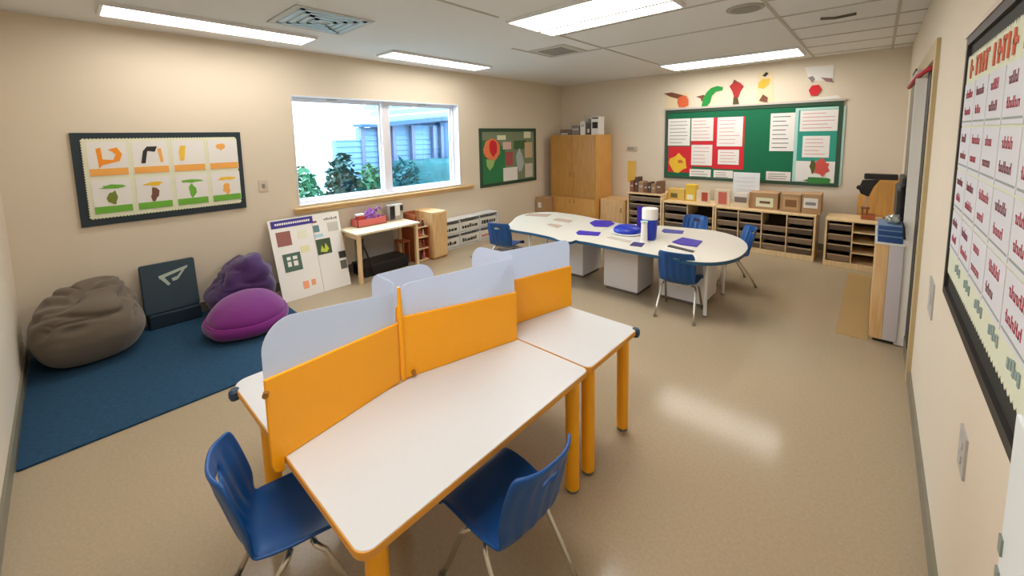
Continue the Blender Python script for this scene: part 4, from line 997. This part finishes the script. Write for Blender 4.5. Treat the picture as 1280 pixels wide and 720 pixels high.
# ------------------------------------------------------------------ tray shelves
FY = 6.40
def shelfunit(label, x0, x1, zt, depth, cols, rows, mtray=(M_tray, M_trayd), fy=FY, open_cols=(), solid=None):
    t = thing('tray_shelf', label, 'shelf', ((x0+x1)/2, fy+depth/2, 0), group='wooden tray shelves along the back wall')
    th = .022
    obj('top', box(B(), x0, x1, fy-.005, fy+depth, zt-th, zt), W_maple, t, world=True, bevel=.003)
    for x in (x0, x1-th): obj('side_panel', box(B(), x, x+th, fy, fy+depth, 0, zt-th), W_maple, t, world=True)
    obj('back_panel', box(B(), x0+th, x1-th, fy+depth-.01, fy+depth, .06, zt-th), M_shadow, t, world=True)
    obj('plinth', box(B(), x0+th, x1-th, fy+.004, fy+.02, .0, .055), W_maple, t, world=True); obj('base_board', box(B(), x0+th, x1-th, fy+.005, fy+depth, .055, .07), W_maple, t, world=True)
    w = (x1-x0-2*th)/cols
    for c in range(1, cols): obj('upright', box(B(), x0+th+w*c-.006, x0+th+w*c+.006, fy+.003, fy+depth-.01, .07, zt-th), W_maple, t, world=True)
    hz = (zt-th-.07)/rows
    for c in range(cols):
        for r in range(rows):
            a, b = x0+th+w*c+.012, x0+th+w*(c+1)-.012; z = .07+hz*r
            if c in open_cols:
                if r: obj('shelf_board', box(B(), a-.006, b+.006, fy+.005, fy+depth-.01, z, z+.014), W_maple, t, world=True)
                continue
            if r == rows-1 and (c*7+int(x0*10)) % 3 == 0 and rows > 3: continue
            m = mtray[(r+c) % 2]
            bm = B(); box(bm, a, b, fy+.03, fy+depth-.05, z+.012, z+.02); box(bm, a, b, fy+.022, fy+.03, z+.012, z+hz*.66)
            box(bm, a, a+.006, fy+.03, fy+depth-.05, z+.012, z+hz*.66); box(bm, b-.006, b, fy+.03, fy+depth-.05, z+.012, z+hz*.66)
            tr = obj('tray', bm, m, t, world=True)
            bm = B(); box(bm, a-.004, b+.004, fy+.010, fy+.022, z+hz*.58, z+hz*.70); obj('tray_lip', bm, mat('tray_lip_tan', (180, 156, 126), .5), t, world=True)
    return t
shelfunit('taller wooden tray shelf at the left end of the row', -3.12, -2.53, .71, .50, 1, 5)
shelfunit('wooden tray shelf second in the row, behind the far blue chair', -2.515, -1.745, .615, .50, 2, 4)
shelfunit('longest wooden tray shelf below the large green board', -1.735, -.53, .605, .50, 4, 4)
shelfunit('short wooden shelf at the right end of the row, half trays and half open boards', -.43, .10, .60, .48, 2, 4, fy=6.33, open_cols=(1,))

def on_shelf(name, label, cat, px0, px1, ytop, zb, y, dep, m, deps=(), group='things on the tray shelves'):
    p0 = at(px0, 255, 1, y); p1 = at(px1, 255, 1, y); x0, x1 = p0.x, p1.x
    zt = at((px0+px1)/2, ytop, 1, y).z
    t = thing(name, label, cat, ((x0+x1)/2, y+dep/2, zb), group=group)
    obj('body', box(B(), x0, x1, y, y+dep, zb+.001, zt), m, t, world=True, bevel=.004)
    for kk, (nm, mm, (u0, v0, u1, v1)) in enumerate(deps):
        obj(nm, box(B(), x0+(x1-x0)*u0, x0+(x1-x0)*u1, y-.004-.002*kk, y, zb+(zt-zb)*v0, zb+(zt-zb)*v1), mm, t, world=True)
Z0, Z1, Z2, Z3 = .71, .615, .605, .60
M_bk = [mat('book_brown', (120, 84, 60), .7), mat('book_tan', (160, 124, 92), .7), mat('book_dark', (84, 62, 50), .7), mat('book_rust', (140, 80, 50), .7)]
for k, (a, b, tp) in enumerate(((787, 792, 226), (793, 797, 221.5), (797.5, 804, 227), (804.5, 809, 229), (809.5, 813, 228), (813.5, 819, 230), (819.5, 826, 227))):
    on_shelf('book', ('rust book at the left end of the taller shelf', 'tallest dark book on the taller shelf, second from left', 'tan book third on the taller shelf', 'brown book in the middle of the taller shelf',
             'dark book fifth on the taller shelf', 'tan book second from the right on the taller shelf', 'brown book at the right end of the taller shelf')[k], 'book', a, b, tp, Z0, 6.48, .18, M_bk[(3, 2, 1, 0, 2, 1, 0)[k]], [('spine_label', M_sign, (.2, .5, .8, .62))], group='books on the taller shelf')
M_yb = mat('yellow_box', (222, 184, 96), .7); M_ivory = mat('ivory_card', (224, 206, 176), .7)
on_shelf('picture_box', 'yellow box with small dark picture at the left on the tray shelves', 'box', 834, 855, 236, Z1, 6.62, .14, M_yb, [('picture', mat('olive_print', (110, 100, 50), .7), (.2, .2, .6, .6))])
on_shelf('picture_box', 'bright yellow box right of the dark pictured one', 'box', 856, 869, 231, Z1, 6.62, .14, mat('bright_yellow_box', (226, 186, 60), .7), [('picture', M_cream, (.2, .1, .8, .4))])
on_shelf('picture_card', 'ivory card with red picture on the tray shelves, left of the pink one', 'card', 870, 887, 238, Z1, 6.55, .03, M_ivory, [('picture', mat('brick_print', (176, 70, 56), .7), (.4, .15, .85, .85))])
on_shelf('picture_card', 'ivory card with pink picture on the tray shelves', 'card', 893, 912, 237, Z2, 6.52, .03, M_ivory, [('picture', mat('coral_print', (206, 104, 90), .7), (.25, .1, .8, .85))])
on_shelf('picture_card', 'grey printed card below the white flip sheet', 'card', 916, 935, 241, Z2, 6.50, .03, M_ivory, [('picture', mat('grey_brown_print', (130, 116, 104), .7), (.1, .35, .9, .7)), ('picture', M_paper, (.1, .75, .9, .95))])
t = thing('flip_chart', 'white flip sheet standing on the tray shelves in front of the green board', 'flip chart', (-1.4, 6.80, Z2))
p0, p1 = at(917, 215, 1, 6.78), at(949, 240, 1, 6.78)
obj('sheet', box(B(), p0.x, p1.x, 6.775, 6.785, Z2+.08, p0.z), mat('flip_white', (226, 228, 230), .7), t, world=True)
obj('stand', box(B(), p0.x+.03, p1.x-.03, 6.787, 6.80, Z2+.001, p0.z-.1), W_maple, t, world=True)
bm = B()
for k in range(4): box(bm, p0.x+.05, p1.x-.06, 6.772, 6.775, p0.z-.08-.06*k, p0.z-.074-.06*k)
obj('writing', bm, mat('faint_print', (190, 192, 200), .7), t, world=True)
on_shelf('storage_box', 'brown box with a small framed label, first of the brown boxes', 'box', 936, 972, 241, Z2, 6.55, .3, M_brownbox, [('label', M_cream, (.25, .15, .85, .7)), ('label_print', M_bk[0], (.38, .35, .75, .5))], group='brown boxes on the tray shelves')
on_shelf('storage_box', 'brown box with tan panel and pale label, right of the first brown box', 'box', 975, 1001, 243, Z2, 6.50, .3, M_brownbox, [('label', mat('tan_label', (196, 160, 116), .7), (.15, .15, .9, .85)), ('label_print', mat('brown_label', (140, 96, 58), .7), (.25, .3, .8, .7))], group='brown boxes on the tray shelves')
on_shelf('storage_box', 'brown box with white label at the right end of the longest tray shelf', 'box', 1002, 1026, 243, Z2, 6.50, .3, M_brownbox, [('label', M_paper, (.1, .3, .85, .8)), ('label_print', M_ink, (.2, .45, .75, .6))], group='brown boxes on the tray shelves')
# right end: wooden back board, black projector arm, scale
p0, p1 = at(1073, 226, 1, 7.0), at(1130, 283, 1, 7.0)
single('wooden_board', prism(B(), [(-.15, .60), (.235, .60), (.235, 1.09), (.02, 1.09), (-.15, .84)], 0, .03, Matrix(((1,0,0,0),(0,0,1,6.92),(0,1,0,0),(0,0,0,1)))), W_cab2,
       'wooden board with a sloped corner standing behind the black projector', 'board', (.04, 6.93, .60))
t = thing('wooden_stand', 'wooden stand behind the right end shelf that holds up the wooden board', 'stand', (0, 6.9, 0))
obj('panel', box(B(), -.15, .235, 6.86, 7.0, 0, .598), W_cab, t, world=True); obj('foot', box(B(), -.16, .24, 6.85, 7.01, 0, .02), W_cab2, t, world=True)
t = thing('overhead_projector', 'black overhead projector with a flat arm on the right end shelf', 'projector', (-.1, 6.6, Z3))
q = lambda a, b: at(a, b, 1, 6.55)
obj('arm', box(B(), q(1080, 222).x, q(1123, 222).x, 6.52, 6.62, q(1100, 224.5).z, q(1100, 217.5).z), M_black, t, world=True, bevel=.012)
hd = [(q(a, b).x, q(a, b).z) for a, b in ((1078, 225), (1100, 225), (1092, 234), (1089, 240), (1086, 246), (1076, 242), (1073, 236))]
obj('head', prism(B(), hd, 0, .09, Matrix(((1,0,0,0),(0,0,1,6.53),(0,1,0,0),(0,0,0,1)))), M_black, t, world=True, bevel=.008)
obj('lens_knob', tube(B(), [(q(1074, 233).x, 6.50, q(1074, 234).z), (q(1074, 233).x, 6.60, q(1074, 234).z)], .025), M_black, t, world=True)
obj('column', tube(B(), [(q(1083, 246).x, 6.575, Z3+.13), (q(1083, 246).x, 6.575, q(1083, 243).z)], .008), M_steel, t, world=True)
obj('base', box(B(), q(1076, 270).x, q(1094, 270).x, 6.5, 6.64, Z3+.001, Z3+.06), M_brown, t, world=True, bevel=.005)
bm = B()
for x in (q(1078, 262).x, q(1084, 262).x): tube(bm, [(x, 6.53, Z3+.06), (x, 6.53, Z3+.14)], .010)
box(bm, q(1077, 262).x-.01, q(1086, 262).x+.01, 6.515, 6.60, Z3+.13, Z3+.145); obj('frame', bm, M_bk[0], t, world=True)

# ------------------------------------------------------------------ right side, by the door
t = thing('side_cabinet', 'narrow white and wood cabinet beside the door', 'cabinet', (.15, 4.5, 0))
obj('white_panel', box(B(), .115, .20, 4.24, 4.26, .03, .80), mat('lilac_white', (206, 200, 204), .5), t, world=True, bevel=.003)
obj('wooden_body', box(B(), .035, .195, 4.262, 5.0, .03, .80), W_birch, t, world=True, bevel=.003)
obj('wooden_edge', box(B(), .045, .113, 4.24, 4.26, .03, .80), W_birch, t, world=True)
obj('plinth', box(B(), .06, .19, 4.27, 4.99, 0, .03), M_dark, t, world=True)
obj('top', box(B(), .03, .2, 4.235, 5.0, .80, .815), M_white, t, world=True)
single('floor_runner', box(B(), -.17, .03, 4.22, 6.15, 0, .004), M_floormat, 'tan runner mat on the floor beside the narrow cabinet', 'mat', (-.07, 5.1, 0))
def stackbin(label, z, h, m, k):
    t = thing('plastic_tray', label, 'tray', (.12, 4.38, z), group='blue trays stacked on the narrow cabinet')
    obj('body', box(B(), .045, .19, 4.245, 4.52, z+.0005, z+h-.008), m, t, world=True, bevel=.004)
    obj('rim', box(B(), .040, .195, 4.24, 4.525, z+h-.008, z+h-.001), mat('pale_blue_rim', (120, 150, 190), .4), t, world=True)
M_db = mat('tray_blue', (24, 70, 130), .4)
stackbin('lowest blue tray stacked on the narrow cabinet', .815, .055, M_db, 0)
stackbin('middle blue tray stacked on the narrow cabinet', .870, .045, M_db, 1)
stackbin('topmost blue tray stacked on the narrow cabinet, under the crumpled bag', .915, .04, mat('tray_blue2', (50, 90, 150), .4), 2)
rnd = random.Random(12); bm = B(); bmesh.ops.create_icosphere(bm, subdivisions=3, radius=.06)
for v in bm.verts: v.co = Vector((v.co.x*.8, v.co.y*1.2, v.co.z*.62))*(1+.5*noise.noise(v.co*30)); v.co.z = max(-.030, v.co.z)
bm.transform(Matrix.Translation((.13, 4.36, .986)))
single('plastic_bag', bm, mat('crumpled_silver', (170, 174, 170), .3, metal=.4), 'crumpled silver and clear bag on top of the blue trays', 'bag', (.13, 4.36, .956), smooth=True)
bm = B(); tube(bm, [(.17, 4.238, 1.0), (.185, 4.23, .95), (.19, 4.225, .90), (.195, 4.228, .86)], .008, 8)
single('cable', bm, M_black, 'black cable hanging over the front of the blue trays', 'cable', (.17, 4.23, .86), smooth=True)
t = thing('black_bag', 'black bag hanging on the grey door above the blue trays', 'bag', (xR-.09, 4.75, .98))
bm = B(); wrect(bm, 'R', 4.45, 5.0, .95, 1.22, .056, .11); obj('pouch', bm, M_black, t, world=True, bevel=.02)
bm = B(); wrect(bm, 'R', 4.5, 4.95, 1.22, 1.30, .056, .09); obj('flap', bm, M_dark, t, world=True, bevel=.012)
t = thing('door_ribbon', 'red padded strip running along the top of the grey door', 'door strip', (xR-.06, 4.8, 2.05))
a = (xR-.05, 4.22, 2.07); b = (xR-.05, 5.35, 2.0)
obj('strip', tube(B(), [(xR-.012, 3.98, 2.10), (xR-.05, 4.2, 2.085), (xR-.062, 4.6, 2.075), (xR-.062, 5.35, 2.075)], .015, 10), mat('red_strip', (190, 40, 56), .6), t, world=True, smooth=True)
obj('white_edge', tube(B(), [(xR-.055, 4.25, 2.115), (xR-.055, 5.3, 2.105)], .014, 8), M_white, t, world=True)
bm = B(); wrect(bm, 'R', 5.3, 5.75, 1.98, 2.24, .001, .03)
single('wall_speaker', bm, mat('dark_brown_box', (84, 70, 46), .6), 'dark brown box high on the right wall at the end of the red strip', 'wall box', wpt('R', 5.5, 1.98, 0))
# white cabinet in the near right corner
t = thing('white_cabinet', 'plain white cabinet in the near right corner below the word board', 'cabinet', (.21, .6, 0))
obj('carcass', box(B(), .195, .226, .25, 1.01, 0.0, 1.23), mat('cool_white', (224, 230, 230), .4), t, world=True, bevel=.004)
for z in (.98, .92): obj('hinge', box(B(), .192, .196, .99, 1.008, z, z+.03), mat('hinge_grey', (128, 136, 128), .4), t, world=True)

# ------------------------------------------------------------------ daylight
w = bpy.data.worlds.new('sky'); S.world = w; w.use_nodes = True; nt = w.node_tree
bg = nt.nodes['Background']; bg.inputs['Color'].default_value = (.78, .9, 1, 1); bg.inputs['Strength'].default_value = 9
S.view_settings.view_transform = 'Standard'; S.view_settings.look = 'None'; S.view_settings.gamma = 1; S.view_settings.use_curve_mapping = False
S.view_settings.exposure = .32
